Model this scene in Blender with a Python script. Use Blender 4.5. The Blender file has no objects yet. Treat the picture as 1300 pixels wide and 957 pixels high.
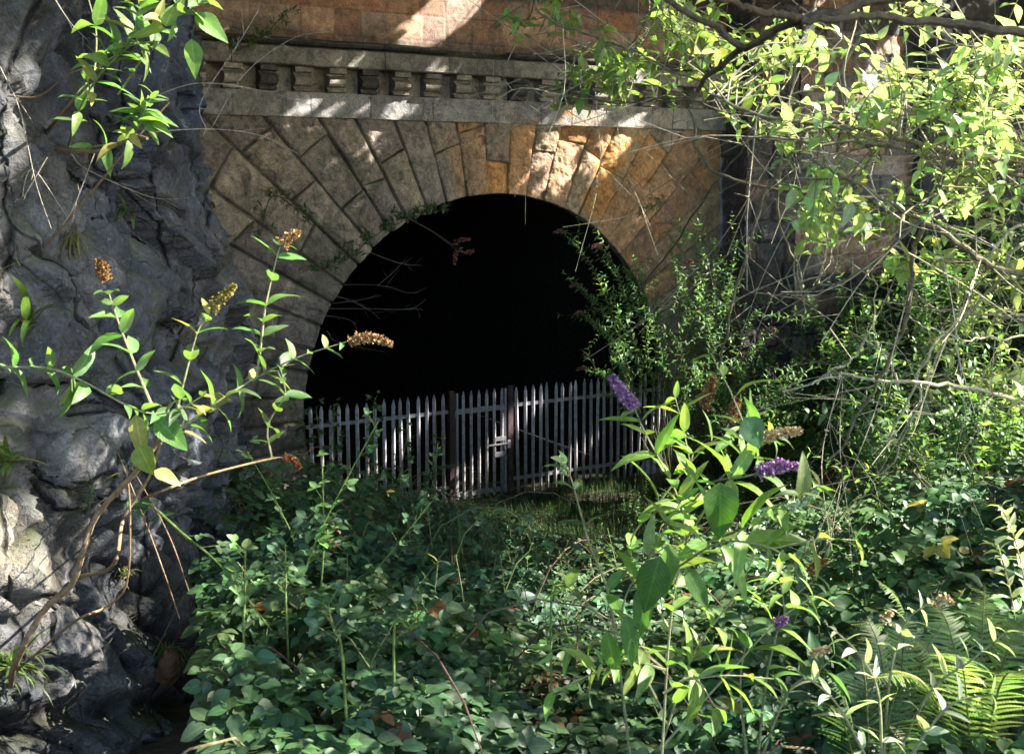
import bpy, math
import numpy as np
from math import radians, sin, cos, pi
from mathutils import Vector

# ---------------------------------------------------------------- camera, light, exposure
scene = bpy.context.scene
COL = scene.collection
F, YAW = 1450.0, radians(30)
PITCH = math.atan(194 / F)
CAM = np.array([-10.08, -17.96, 5.6])
FW = np.array([sin(YAW) * cos(PITCH), cos(YAW) * cos(PITCH), -sin(PITCH)])
RT = np.array([cos(YAW), -sin(YAW), 0.0])
UP = np.cross(RT, FW)
FH = np.array([sin(YAW), cos(YAW), 0.0])

cd = bpy.data.cameras.new('camera')
cam = bpy.data.objects.new('camera', cd); COL.objects.link(cam)
cam.location = CAM
cam.rotation_euler = (radians(90) - PITCH, 0, -YAW)
cd.sensor_width = 36; cd.lens = 36 * F / 1300
cd.shift_y = -44.5 / 1300
cd.clip_start = 0.05; cd.clip_end = 600
cd.dof.use_dof = True; cd.dof.focus_distance = 9.0; cd.dof.aperture_fstop = 13
scene.camera = cam

SUN = np.array([0.85, -0.36, 0.74]); SUN /= np.linalg.norm(SUN)
world = bpy.data.worlds.new('World'); scene.world = world; world.use_nodes = True
wn = world.node_tree.nodes; wl = world.node_tree.links
sky = wn.new('ShaderNodeTexSky'); sky.sky_type = 'NISHITA'; sky.sun_disc = False
sky.sun_elevation = math.asin(SUN[2]); sky.sun_rotation = math.atan2(SUN[0], SUN[1])
sky.air_density = 1.0; sky.dust_density = 1.5
bg = wn['Background']; bg.inputs[1].default_value = 0.15
wl.new(sky.outputs[0], bg.inputs[0])
sl = bpy.data.lights.new('sun', 'SUN'); sl.energy = 5.0; sl.angle = radians(0.5); sl.color = (1, 0.95, 0.86)
so = bpy.data.objects.new('sun', sl); COL.objects.link(so)
so.rotation_euler = Vector(SUN).to_track_quat('Z', 'Y').to_euler()
scene.view_settings.view_transform = 'Standard'; scene.view_settings.look = 'None'
scene.view_settings.gamma = 1; scene.view_settings.exposure = 2.6
scene.render.engine = 'CYCLES'
scene.cycles.max_bounces = 6; scene.cycles.transmission_bounces = 4; scene.cycles.diffuse_bounces = 3
scene.cycles.glossy_bounces = 2; scene.cycles.use_denoising = True
scene.cycles.sample_clamp_indirect = 4

# ---------------------------------------------------------------- helpers
R_ = np.random.default_rng(7)

def at(px, py, d):
    """world point seen at photo pixel px, py at depth d"""
    return CAM + (FW + RT * ((px - 650) / F) - UP * ((py - 434) / F)) * d

def onwall(px, py, y=0.0):
    v = FW + RT * ((px - 650) / F) - UP * ((py - 434) / F)
    return CAM + v * ((y - CAM[1]) / v[1])

def nrm(a):
    a = np.asarray(a, float)
    return a / np.maximum(np.linalg.norm(a, axis=-1, keepdims=True), 1e-9)

def sst(x):
    x = np.clip(x, 0, 1); return x * x * (3 - 2 * x)

_tab = np.random.default_rng(3).random((64, 256, 256))
def vnoise(x, y, seed=0):
    t = _tab[seed % 64]
    xi = np.floor(x).astype(int); yi = np.floor(y).astype(int)
    fx = sst(x - xi); fy = sst(y - yi)
    a = t[xi & 255, yi & 255]; b = t[(xi + 1) & 255, yi & 255]
    c = t[xi & 255, (yi + 1) & 255]; d = t[(xi + 1) & 255, (yi + 1) & 255]
    return (a * (1 - fx) + b * fx) * (1 - fy) + (c * (1 - fx) + d * fx) * fy
def fbm(x, y, o=4, seed=0):
    s = 0; a = 0.5
    for i in range(o):
        s = s + a * (vnoise(x, y, seed + i) - 0.5); x = x * 2.03 + 7.1; y = y * 2.03 + 3.7; a *= 0.5
    return s * 2

def mesh_obj(name, V, Fc, mat=None, parent=None, col=None, uv=None, smooth=False):
    me = bpy.data.meshes.new(name)
    V = np.asarray(V, np.float32); 
    if isinstance(Fc, np.ndarray):
        n, k = Fc.shape
        me.vertices.add(len(V)); me.vertices.foreach_set('co', V.ravel())
        me.loops.add(n * k); me.polygons.add(n)
        me.loops.foreach_set('vertex_index', Fc.astype(np.int32).ravel())
        me.polygons.foreach_set('loop_start', np.arange(0, n * k, k, dtype=np.int32))
        me.update(calc_edges=True)
    else:
        me.from_pydata(V.tolist(), [], [list(f) for f in Fc]); me.update()
    if smooth: me.polygons.foreach_set('use_smooth', np.ones(len(me.polygons), bool))
    if col is not None:
        c = np.ones((len(V), 4), np.float32); c[:, :3] = col
        a = me.color_attributes.new('col', 'FLOAT_COLOR', 'POINT'); a.data.foreach_set('color', c.ravel())
    if uv is not None:
        u = me.uv_layers.new(name='UVMap')
        idx = np.empty(len(me.loops), np.int32); me.loops.foreach_get('vertex_index', idx)
        u.data.foreach_set('uv', np.asarray(uv, np.float32)[idx].ravel())
    if mat: me.materials.append(mat)
    o = bpy.data.objects.new(name, me); COL.objects.link(o)
    if parent is not None:
        o.parent = parent
        o.matrix_parent_inverse = parent.matrix_world.inverted()
    return o

def thing(name, label, cat, loc, group=None):
    o = bpy.data.objects.new(name, None); COL.objects.link(o)
    o.location = [float(v) for v in loc]; o.empty_display_size = 0.2
    o.matrix_world = __import__('mathutils').Matrix.Translation(Vector([float(v) for v in loc]))
    o['label'] = label; o['category'] = cat
    if group: o['group'] = group
    return o
def tag(o, label, cat, group=None):
    o['label'] = label; o['category'] = cat
    if group: o['group'] = group
    return o

class MB:
    """collects boxes, bars and tubes into one mesh"""
    def __init__(s): s.V = []; s.F = []; s.n = 0; s.C = []; s.c = (1, 1, 1)
    def add(s, V, Fc):
        V = np.asarray(V, float); s.V.append(V); s.C.append(np.tile(np.asarray(s.c, float), (len(V), 1)))
        s.F += [tuple(i + s.n for i in f) for f in Fc]; s.n += len(V)
    def box(s, lo, hi, bev=0.0):
        x0, y0, z0 = lo; x1, y1, z1 = hi
        if bev <= 0:
            V = [(x, y, z) for x in (x0, x1) for y in (y0, y1) for z in (z0, z1)]
            s.add(V, [(0, 1, 3, 2), (4, 6, 7, 5), (0, 4, 5, 1), (2, 3, 7, 6), (0, 2, 6, 4), (1, 5, 7, 3)])
        else:
            b = bev
            prof = [(x0 + b, z0), (x1 - b, z0), (x1, z0 + b), (x1, z1 - b), (x1 - b, z1), (x0 + b, z1), (x0, z1 - b), (x0, z0 + b)]
            xm, zm = (x0 + x1) / 2, (z0 + z1) / 2
            def ring(y, k): return [(x + (xm - x) / max(abs(xm - x), 1e-6) * k, y, z + (zm - z) / max(abs(zm - z), 1e-6) * k) for x, z in prof]
            V = ring(y0, b) + ring(y0 + b, 0) + ring(y1 - b, 0) + ring(y1, b)
            Fc = [tuple(range(8)), tuple(reversed(range(24, 32)))]
            for r in range(3):
                for i in range(8):
                    j = (i + 1) % 8; Fc.append((r * 8 + i, r * 8 + 8 + i, r * 8 + 8 + j, r * 8 + j))
            s.add(V, Fc)
    def tube(s, pts, r0, r1=None, sides=6):
        P = np.asarray(pts, float); n = len(P)
        if r1 is None: r1 = r0
        rr = np.linspace(r0, r1, n) if np.isscalar(r0) else np.asarray(r0)
        T = nrm(np.gradient(P, axis=0))
        ref = np.array([0.31, 0.17, 0.93]); A = nrm(np.cross(T, ref)); B = np.cross(T, A)
        ang = np.linspace(0, 2 * pi, sides, endpoint=False)
        ring = P[:, None] + rr[:, None, None] * (A[:, None] * np.cos(ang)[None, :, None] + B[:, None] * np.sin(ang)[None, :, None])
        Fc = [tuple(range(sides)), tuple(reversed(range((n - 1) * sides, n * sides)))]
        for i in range(n - 1):
            for j in range(sides):
                k = (j + 1) % sides
                Fc.append((i * sides + j, (i + 1) * sides + j, (i + 1) * sides + k, i * sides + k))
        s.add(ring.reshape(-1, 3), Fc)
    def build(s, name, mat, parent=None, smooth=False):
        if not s.V: return None
        return mesh_obj(name, np.vstack(s.V), s.F, mat, parent, col=np.vstack(s.C), smooth=smooth)

def spline(P, n=24):
    """Catmull-Rom through P, n points"""
    P = np.asarray(P, float)
    if len(P) == 2: return P[0] + (P[1] - P[0]) * np.linspace(0, 1, n)[:, None]
    Q = np.vstack([2 * P[0] - P[1], P, 2 * P[-1] - P[-2]])
    t = np.linspace(0, len(P) - 1 - 1e-6, n); i = t.astype(int); f = (t - i)[:, None]
    a, b, c, d = Q[i], Q[i + 1], Q[i + 2], Q[i + 3]
    return 0.5 * (2 * b + (c - a) * f + (2 * a - 5 * b + 4 * c - d) * f ** 2 + (3 * b - a - 3 * c + d) * f ** 3)

# leaf shapes: (rows along, half width profile, verts across)
def prof(kind, n):
    v = np.linspace(0, 1, n + 1)
    if kind == 'lance': w = np.sin(pi * v ** 0.72) ** 0.85 * (1 - 0.25 * v)
    elif kind == 'ovate': w = np.sin(pi * v ** 0.72) ** 0.75 * (1 - 0.12 * v)
    elif kind == 'grass': w = (1 - v ** 2.2) * (0.5 + 0.5 * np.minimum(1, v * 4))
    elif kind == 'strap': w = np.sin(pi * v ** 0.6) ** 0.5
    elif kind == 'pinna': w = (1 - v) ** 0.6 * np.where(np.arange(n + 1) % 2 == 0, 1.0, 0.42)
    else: w = np.sin(pi * v ** 0.8)
    w[0] = max(w[0], 0.03); w[-1] = 0.02
    return v, w
LEAFCFG = {'lance': (8, 5), 'lance2': (5, 3), 'ovate': (6, 5), 'ovate2': (4, 3), 'grass': (5, 2), 'strap': (8, 3), 'pinna': (24, 3), 'tiny': (2, 2), 'tiny3': (2, 3)}

class Leaves:
    def __init__(s): s.d = {}
    def add(s, kind, p, a, n, L, wr, droop=0.5, fold=0.15, col=(0.05, 0.1, 0.03)):
        p = np.atleast_2d(p); m = len(p)
        f = lambda x: np.broadcast_to(np.asarray(x, float).reshape(-1, 1) if np.ndim(x) else np.full((1, 1), x), (m, 1))
        rec = np.hstack([p, np.broadcast_to(np.atleast_2d(a), (m, 3)), np.broadcast_to(np.atleast_2d(n), (m, 3)), f(L), f(wr), f(droop), f(fold), np.broadcast_to(np.atleast_2d(col), (m, 3))])
        s.d.setdefault(kind, []).append(rec)
    def build(s, name, mat, parent=None):
        VV = []; FF = []; UU = []; CC = []; off = 0
        for kind, recs in s.d.items():
            D = np.vstack(recs); m = len(D)
            nl, nw = LEAFCFG[kind]; v, w = prof(kind.rstrip('0123456789'), nl)
            p = D[:, 0:3]; a = nrm(D[:, 3:6]); n = D[:, 6:9]
            b = nrm(np.cross(a, n)); n = np.cross(b, a)
            L, wr, k, fo = D[:, 9], D[:, 10], np.where(np.abs(D[:, 11]) < 1e-3, 1e-3, D[:, 11]), D[:, 12]
            u = np.linspace(-1, 1, nw)
            kv = k[:, None] * v[None]
            ax = p[:, None] + a[:, None] * (L[:, None] * np.sin(kv) / k[:, None])[..., None] - n[:, None] * (L[:, None] * (1 - np.cos(kv)) / k[:, None])[..., None]
            nn = n[:, None] * np.cos(kv)[..., None] + a[:, None] * np.sin(kv)[..., None]
            hw = (L * wr)[:, None] * w[None]
            if nl >= 5 and kind != 'grass':
                ph = R_.random(m)[:, None] * 6.28
                hw = hw * (1 + 0.05 * np.sin(v[None] * 40 + ph))
                wav = 0.10 * np.sin(v[None] * 9 + ph)
            else: wav = np.zeros((m, nl + 1))
            lift = fo[:, None, None] * np.abs(u)[None, None] * hw[..., None] + wav[..., None] * (u ** 2)[None, None] * hw[..., None]
            V = ax[:, :, None] + b[:, None, None] * (hw[..., None] * u[None, None])[..., None] + nn[:, :, None] * lift[..., None]
            V = V.reshape(-1, 3)
            g = np.arange((nl + 1) * nw).reshape(nl + 1, nw)
            q = np.stack([g[:-1, :-1], g[:-1, 1:], g[1:, 1:], g[1:, :-1]], -1).reshape(-1, 4)
            Fq = (q[None] + (np.arange(m) * (nl + 1) * nw)[:, None, None]).reshape(-1, 4) + off
            uvt = np.stack(np.meshgrid(v, u * 0.5 + 0.5, indexing='ij'), -1).reshape(-1, 2)
            VV.append(V); FF.append(Fq); UU.append(np.tile(uvt, (m, 1))); CC.append(np.repeat(D[:, 13:16], (nl + 1) * nw, axis=0)); off += len(V)
        return mesh_obj(name, np.vstack(VV), np.vstack(FF), mat, parent, col=np.vstack(CC), uv=np.vstack(UU), smooth=True)

def greens(m, base, var=0.35, yellow=0.03, brown=0.0, rng=R_):
    base = np.asarray(base, float)
    c = base[None] * (1 + var * (rng.random((m, 1)) * 2 - 1))
    c = c * (1 + 0.15 * (rng.random((m, 3)) * 2 - 1))
    r = rng.random(m)
    c[r < yellow] = np.array([0.32, 0.30, 0.09]) * (0.7 + 0.5 * rng.random((int((r < yellow).sum()), 1)))
    k = (r >= yellow) & (r < yellow + brown)
    c[k] = np.array([0.16, 0.08, 0.035]) * (0.6 + 0.6 * rng.random((int(k.sum()), 1)))
    return c

# ---------------------------------------------------------------- materials
def newmat(name):
    m = bpy.data.materials.new(name); m.use_nodes = True
    nt = m.node_tree; nt.nodes.clear()
    out = nt.nodes.new('ShaderNodeOutputMaterial')
    return m, nt, out
def N(nt, t, **k):
    n = nt.nodes.new(t)
    for a, v in k.items():
        if a.startswith('i_'): n.inputs[a[2:].replace('_', ' ')].default_value = v
        else: setattr(n, a, v)
    return n
def ramp(nt, src, stops):
    r = nt.nodes.new('ShaderNodeValToRGB'); e = r.color_ramp.elements
    while len(e) < len(stops): e.new(0.5)
    for x, (p, c) in zip(e, stops): x.position = p; x.color = (*c, 1) if len(c) == 3 else c
    nt.links.new(src, r.inputs[0]); return r.outputs[0]
def mix(nt, mode, fac, a, b):
    m = nt.nodes.new('ShaderNodeMix'); m.data_type = 'RGBA'; m.blend_type = mode
    for s, v in ((m.inputs[0], fac), (m.inputs[6], a), (m.inputs[7], b)):
        if hasattr(v, 'is_linked'): nt.links.new(v, s)
        elif isinstance(v, (int, float)): s.default_value = v
        else: s.default_value = (*v, 1)
    return m.outputs[2]
def noise(nt, scale, detail=5, rough=0.6, vec=None, dist=0.0):
    n = N(nt, 'ShaderNodeTexNoise'); n.inputs['Scale'].default_value = scale; n.inputs['Detail'].default_value = detail
    n.inputs['Roughness'].default_value = rough; n.inputs['Distortion'].default_value = dist
    if vec is None:
        g = N(nt, 'ShaderNodeTexCoord'); vec = g.outputs['Object']
    nt.links.new(vec, n.inputs['Vector']); return n.outputs[0]

def stone_mat(name, lichen=0.5, soot=0.5, moss=0.3, bump=0.6, stretch=None, fine=38, cracks=False):
    m, nt, out = newmat(name); L = nt.links
    geo = N(nt, 'ShaderNodeNewGeometry'); pos = geo.outputs['Position']
    at_ = N(nt, 'ShaderNodeAttribute', attribute_name='col')
    n1 = noise(nt, 1.7, 6, 0.65, pos); n2 = noise(nt, 7, 6, 0.7, pos, 0.6); n3 = noise(nt, fine, 4, 0.7, pos)
    c = mix(nt, 'MULTIPLY', 1.0, at_.outputs['Color'], ramp(nt, n2, [(0.28, (0.45, 0.45, 0.47)), (0.5, (1, 1, 1)), (0.72, (1.55, 1.5, 1.42))]))
    c = mix(nt, 'MULTIPLY', 1.0, c, ramp(nt, n3, [(0.3, (0.6, 0.6, 0.6)), (0.55, (1, 1, 1)), (0.75, (1.35, 1.35, 1.3))]))
    nso = noise(nt, 2.6, 7, 0.72, pos, 1.0)
    c = mix(nt, 'MIX', ramp(nt, nso, [(0.5, (0, 0, 0)), (0.66, (soot,) * 3)]), c, (0.035, 0.033, 0.036))
    nl = noise(nt, 16, 5, 0.75, pos, 0.4)
    c = mix(nt, 'MIX', ramp(nt, nl, [(0.6, (0, 0, 0)), (0.68, (lichen,) * 3)]), c, (0.45, 0.43, 0.37))
    # moss on faces that look up and in damp patches
    sep = N(nt, 'ShaderNodeSeparateXYZ'); L.new(geo.outputs['Normal'], sep.inputs[0])
    up = N(nt, 'ShaderNodeMapRange'); up.inputs[1].default_value = 0.25; up.inputs[2].default_value = 0.8; L.new(sep.outputs[2], up.inputs[0])
    nm = ramp(nt, n1, [(0.42, (0, 0, 0)), (0.6, (1, 1, 1))])
    mm = N(nt, 'ShaderNodeMath', operation='MULTIPLY'); L.new(up.outputs[0], mm.inputs[0]); L.new(nm, mm.inputs[1])
    mm2 = N(nt, 'ShaderNodeMath', operation='MULTIPLY'); L.new(mm.outputs[0], mm2.inputs[0]); mm2.inputs[1].default_value = moss * 1.6
    mm2.use_clamp = True
    c = mix(nt, 'MIX', mm2.outputs[0], c, (0.07, 0.085, 0.025))
    crk = None
    if cracks:   # sharp joints and bedding in the rock
        mp = N(nt, 'ShaderNodeMapping'); mp.inputs['Rotation'].default_value = (0.3, 0.5, 0.4); mp.inputs['Scale'].default_value = (1.6, 1.6, 0.8)
        nv = N(nt, 'ShaderNodeTexNoise'); nv.inputs['Scale'].default_value = 3.0; nv.inputs['Detail'].default_value = 6; L.new(pos, nv.inputs['Vector'])
        va = N(nt, 'ShaderNodeVectorMath', operation='MULTIPLY_ADD'); L.new(nv.outputs['Color'], va.inputs[0]); va.inputs[1].default_value = (0.12, 0.12, 0.12); L.new(pos, va.inputs[2]); L.new(va.outputs[0], mp.inputs[0])
        def edge(sc, w):
            v = N(nt, 'ShaderNodeTexVoronoi', feature='DISTANCE_TO_EDGE'); v.inputs['Scale'].default_value = sc; L.new(mp.outputs[0], v.inputs['Vector'])
            return ramp(nt, v.outputs['Distance'], [(0.0, (0, 0, 0)), (w, (1, 1, 1))])
        crk = mix(nt, 'MULTIPLY', 1.0, edge(0.62, 0.012), mix(nt, 'MIX', 0.8, edge(1.9, 0.02), (1, 1, 1)))
        c = mix(nt, 'MULTIPLY', 0.85, c, crk)
        nb = noise(nt, 1.1, 7, 0.7, pos, 0.8)
        c = mix(nt, 'MIX', ramp(nt, nb, [(0.5, (0, 0, 0)), (0.64, (0.6,) * 3)]), c, mix(nt, 'MULTIPLY', 1.0, c, (1.35, 1.12, 0.72)))
        nmo = noise(nt, 4.5, 8, 0.75, pos, 0.3)
        c = mix(nt, 'MIX', ramp(nt, nmo, [(0.57, (0, 0, 0)), (0.66, (0.55,) * 3)]), c, (0.085, 0.09, 0.03))
    p = N(nt, 'ShaderNodeBsdfPrincipled'); p.inputs['Roughness'].default_value = 0.86; p.inputs['Specular IOR Level'].default_value = 0.3
    L.new(c, p.inputs['Base Color'])
    ad = N(nt, 'ShaderNodeMath', operation='MULTIPLY_ADD'); L.new(n2, ad.inputs[0]); ad.inputs[1].default_value = 2.0; L.new(n3, ad.inputs[2])
    b = N(nt, 'ShaderNodeBump'); b.inputs['Strength'].default_value = bump; b.inputs['Distance'].default_value = 0.02
    L.new(ad.outputs[0], b.inputs['Height']); last = b
    if crk is not None:
        b2 = N(nt, 'ShaderNodeBump'); b2.inputs['Strength'].default_value = 1.0; b2.inputs['Distance'].default_value = 0.03
        L.new(crk, b2.inputs['Height']); L.new(b.outputs[0], b2.inputs['Normal']); last = b2
    L.new(last.outputs[0], p.inputs['Normal'])
    L.new(p.outputs[0], out.inputs[0]); return m

def leaf_mat(name, rough=0.42, spec=0.5, trans=0.4, back=None, vein=1.25, tint=(1.5, 1.6, 0.7)):
    m, nt, out = newmat(name); L = nt.links
    at_ = N(nt, 'ShaderNodeAttribute', attribute_name='col'); c = at_.outputs['Color']
    uv = N(nt, 'ShaderNodeTexCoord'); sp = N(nt, 'ShaderNodeSeparateXYZ'); L.new(uv.outputs['UV'], sp.inputs[0])
    # midrib and side veins across the blade
    d = N(nt, 'ShaderNodeMath', operation='SUBTRACT'); L.new(sp.outputs[1], d.inputs[0]); d.inputs[1].default_value = 0.5
    ab = N(nt, 'ShaderNodeMath', operation='ABSOLUTE'); L.new(d.outputs[0], ab.inputs[0])
    mid = ramp(nt, ab.outputs[0], [(0.015, (1, 1, 1)), (0.05, (0, 0, 0))])
    w1 = N(nt, 'ShaderNodeMath', operation='MULTIPLY_ADD'); L.new(ab.outputs[0], w1.inputs[0]); w1.inputs[1].default_value = -0.45; L.new(sp.outputs[0], w1.inputs[2])
    w2 = N(nt, 'ShaderNodeMath', operation='MULTIPLY'); L.new(w1.outputs[0], w2.inputs[0]); w2.inputs[1].default_value = 75
    w3 = N(nt, 'ShaderNodeMath', operation='SINE'); L.new(w2.outputs[0], w3.inputs[0])
    sv = ramp(nt, w3.outputs[0], [(0.8, (0, 0, 0)), (1.0, (0.22, 0.22, 0.22))])
    vv = mix(nt, 'ADD', 1.0, mid, sv)
    c = mix(nt, 'MIX', vv, c, mix(nt, 'MULTIPLY', 1.0, c, (vein, vein, vein * 0.95)))
    nz = noise(nt, 60, 2, 0.5)
    c = mix(nt, 'MULTIPLY', 1.0, c, ramp(nt, nz, [(0.3, (0.8, 0.8, 0.8)), (0.7, (1.15, 1.15, 1.15))]))
    if back:
        g = N(nt, 'ShaderNodeNewGeometry')
        cb = mix(nt, 'MIX', g.outputs['Backfacing'], c, mix(nt, 'MIX', 0.6, c, back))
    else: cb = c
    p = N(nt, 'ShaderNodeBsdfPrincipled'); p.inputs['Roughness'].default_value = rough; p.inputs['Specular IOR Level'].default_value = spec
    L.new(cb, p.inputs['Base Color'])
    b = N(nt, 'ShaderNodeBump'); b.inputs['Strength'].default_value = 0.12; b.inputs['Distance'].default_value = 0.002
    L.new(w3.outputs[0], b.inputs['Height']); L.new(b.outputs[0], p.inputs['Normal'])
    t = N(nt, 'ShaderNodeBsdfTranslucent'); L.new(mix(nt, 'MULTIPLY', 1.0, c, tint), t.inputs[0])
    ms = N(nt, 'ShaderNodeMixShader'); ms.inputs[0].default_value = trans
    L.new(p.outputs[0], ms.inputs[1]); L.new(t.outputs[0], ms.inputs[2]); L.new(ms.outputs[0], out.inputs[0])
    return m

def attr_mat(name, rough=0.7, spec=0.3, sc=40, lo=0.6, hi=1.35, metal=0.0, bump=0.3, dist=0.003):
    m, nt, out = newmat(name); L = nt.links
    at_ = N(nt, 'ShaderNodeAttribute', attribute_name='col')
    n = noise(nt, sc, 5, 0.65)
    c = mix(nt, 'MULTIPLY', 1.0, at_.outputs['Color'], ramp(nt, n, [(0.3, (lo,) * 3), (0.7, (hi,) * 3)]))
    p = N(nt, 'ShaderNodeBsdfPrincipled'); p.inputs['Roughness'].default_value = rough; p.inputs['Specular IOR Level'].default_value = spec; p.inputs['Metallic'].default_value = metal
    L.new(c, p.inputs['Base Color'])
    b = N(nt, 'ShaderNodeBump'); b.inputs['Strength'].default_value = bump; b.inputs['Distance'].default_value = dist
    L.new(n, b.inputs['Height']); L.new(b.outputs[0], p.inputs['Normal']); L.new(p.outputs[0], out.inputs[0]); return m

M_arch = stone_mat('weathered_sandstone', 0.45, 0.55, 0.5, 0.7)
M_red = stone_mat('red_sandstone', 0.6, 0.4, 0.3, 0.35)
M_dark = stone_mat('sooty_stone', 0.4, 0.5, 0.4, 0.6)
M_rock = stone_mat('cutting_rock', 0.35, 0.4, 0.35, 1.0, fine=55, cracks=True)
M_leafb = leaf_mat('bramble_leaf', 0.5, 0.45, 0.28, None, vein=1.5)
M_leafd = leaf_mat('buddleia_leaf', 0.5, 0.4, 0.45, (0.26, 0.33, 0.22), vein=1.5)
M_leaft = leaf_mat('tree_leaf', 0.4, 0.5, 0.5, None, tint=(1.4, 1.45, 0.85))
M_bark = attr_mat('bark', 0.8, 0.2, 60, 0.5, 1.5, bump=0.5)
M_metal = attr_mat('galvanised_steel', 0.5, 0.5, 14, 0.55, 1.3, metal=0.12, bump=0.1)
M_flower = attr_mat('flower', 0.7, 0.2, 200, 0.7, 1.3)
M_soil = attr_mat('soil', 0.95, 0.1, 6, 0.5, 1.5, bump=0.8, dist=0.05)

# ---------------------------------------------------------------- ground
def sd(X, Y):
    dx = X - CAM[0]; dy = Y - CAM[1]
    return dx * RT[0] + dy * RT[1], dx * FH[0] + dy * FH[1]
def ground(X, Y):
    s, d = sd(X, Y)
    z = np.interp(d, [-4, 0, 3, 8, 12, 16.5, 19.5], [4.4, 4.0, 3.7, 2.5, 1.35, 0.45, 0.0])
    z = z + 4.2 * sst((s - 3.3) / 6.5) * sst((d - 6) / 8)
    z = z + 0.5 * sst((s - 1.0) / 3) * sst((8 - d) / 5)
    # the bank ends where the portal begins
    z = np.where((np.abs(X) < 4.2) & (Y > -1.5), np.minimum(z, 0.05 + np.maximum(0, -Y) * 0.3), z)
    return z + 0.06 * fbm(X * 0.9, Y * 0.9, 3, 5)
gx = np.concatenate([[-90, -60, -40, -25], np.arange(-18, 22, 0.25), [25, 40, 60, 90]])
gy = np.concatenate([[-90, -60, -40], np.arange(-26, 3, 0.25), [10, 30, 60, 90]])
GX, GY = np.meshgrid(gx, gy, indexing='ij')
GZ = ground(GX, GY)
g = np.arange(GX.size).reshape(GX.shape)
gq = np.stack([g[:-1, :-1], g[1:, :-1], g[1:, 1:], g[:-1, 1:]], -1).reshape(-1, 4)
gc = np.array([0.05, 0.042, 0.028])[None] * (0.8 + 0.5 * vnoise(GX.ravel() * 1.3, GY.ravel() * 1.3, 9))[:, None]
o = mesh_obj('ground', np.stack([GX, GY, GZ], -1).reshape(-1, 3), gq, M_soil, col=gc, smooth=True); o['kind'] = 'structure'

# ---------------------------------------------------------------- stone surfaces
def grid_faces(nu, nv):
    g = np.arange(nu * nv).reshape(nu, nv)
    return np.stack([g[:-1, :-1], g[1:, :-1], g[1:, 1:], g[:-1, 1:]], -1).reshape(-1, 4)

def ashlar(name, parent, mat, origin, ax, w, z0, z1, course, blen, palette, res=0.022, rough=0.008, joint=0.01, depth=0.015, out=(0, -1, 0), seed=0, stainf=None, chamfer=0.012, jcol=0.5, ycrs=None):
    """coursed stone face: origin + a*ax, height z0..z1, relief along out"""
    rg = np.random.default_rng(seed + 100)
    ax = np.array(ax, float); outv = np.array(out, float)
    nu = int(w / res) + 2; nv = int((z1 - z0) / res) + 2
    a = np.linspace(0, w, nu); z = np.linspace(z0, z1, nv); A, Z = np.meshgrid(a, z, indexing='ij')
    if ycrs is None:
        ys = [z0]
        while ys[-1] < z1: ys.append(ys[-1] + course * rg.uniform(0.9, 1.1))
        ycrs = ys
    ycrs = np.array(ycrs); nc = len(ycrs) - 1
    ci = np.clip(np.searchsorted(ycrs, Z.ravel(), 'right') - 1, 0, nc - 1).reshape(Z.shape)
    dz = np.minimum(Z - ycrs[ci], ycrs[ci + 1] - Z)
    bid = np.zeros(Z.shape, int); da = np.zeros(Z.shape); cnt = 0; base = []
    for c in range(nc):
        xs = [-rg.uniform(0.1, 1) * blen]
        while xs[-1] < w: xs.append(xs[-1] + blen * rg.uniform(0.6, 1.35))
        xs = np.array(xs); m = ci == c
        k = np.clip(np.searchsorted(xs, A[m], 'right') - 1, 0, len(xs) - 2)
        da[m] = np.minimum(A[m] - xs[k], xs[k + 1] - A[m]); bid[m] = cnt + k; cnt += len(xs)
    dj = np.minimum(da, np.abs(dz)) + 0.006 * fbm(A * 9, Z * 9, 2, seed)
    rnd = rg.random((cnt + 1, 5))
    groove = 1 - sst((dj - joint * 0.4) / chamfer)
    h = (rnd[bid, 0] - 0.5) * rough * 1.5 + (rnd[bid, 1] - 0.5) * rough * 3 * (A % 1.0 - 0.5) + rough * 2.2 * fbm(A * 4 + rnd[bid, 2] * 50, Z * 4, 5, seed + 3) - depth * groove
    pal = np.array(palette, float); col = pal[(rnd[bid, 3] * len(pal)).astype(int)] * (0.8 + 0.4 * rnd[bid, 4])[..., None]
    col = col * (1 - (1 - jcol) * groove[..., None] * (0.6 + 0.4 * (fbm(A * 2, Z * 2, 2, 11) > 0))[..., None])
    if stainf is not None: col = stainf(A, Z, col)
    P = np.array(origin, float) + A[..., None] * ax + outv * h[..., None]; P[..., 2] += Z
    return mesh_obj(name, P.reshape(-1, 3), grid_faces(nu, nv), mat, parent, col=col.reshape(-1, 3), smooth=True)

CZ, RA = 1.81, 3.72
XL, XR, ZT = -8.5, 5.12, 6.75
portal = thing('tunnel_portal', 'weathered sandstone tunnel portal with a dark round arch, bracketed cornice and red stone parapet', 'tunnel entrance', (0, 0, 0))

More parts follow.
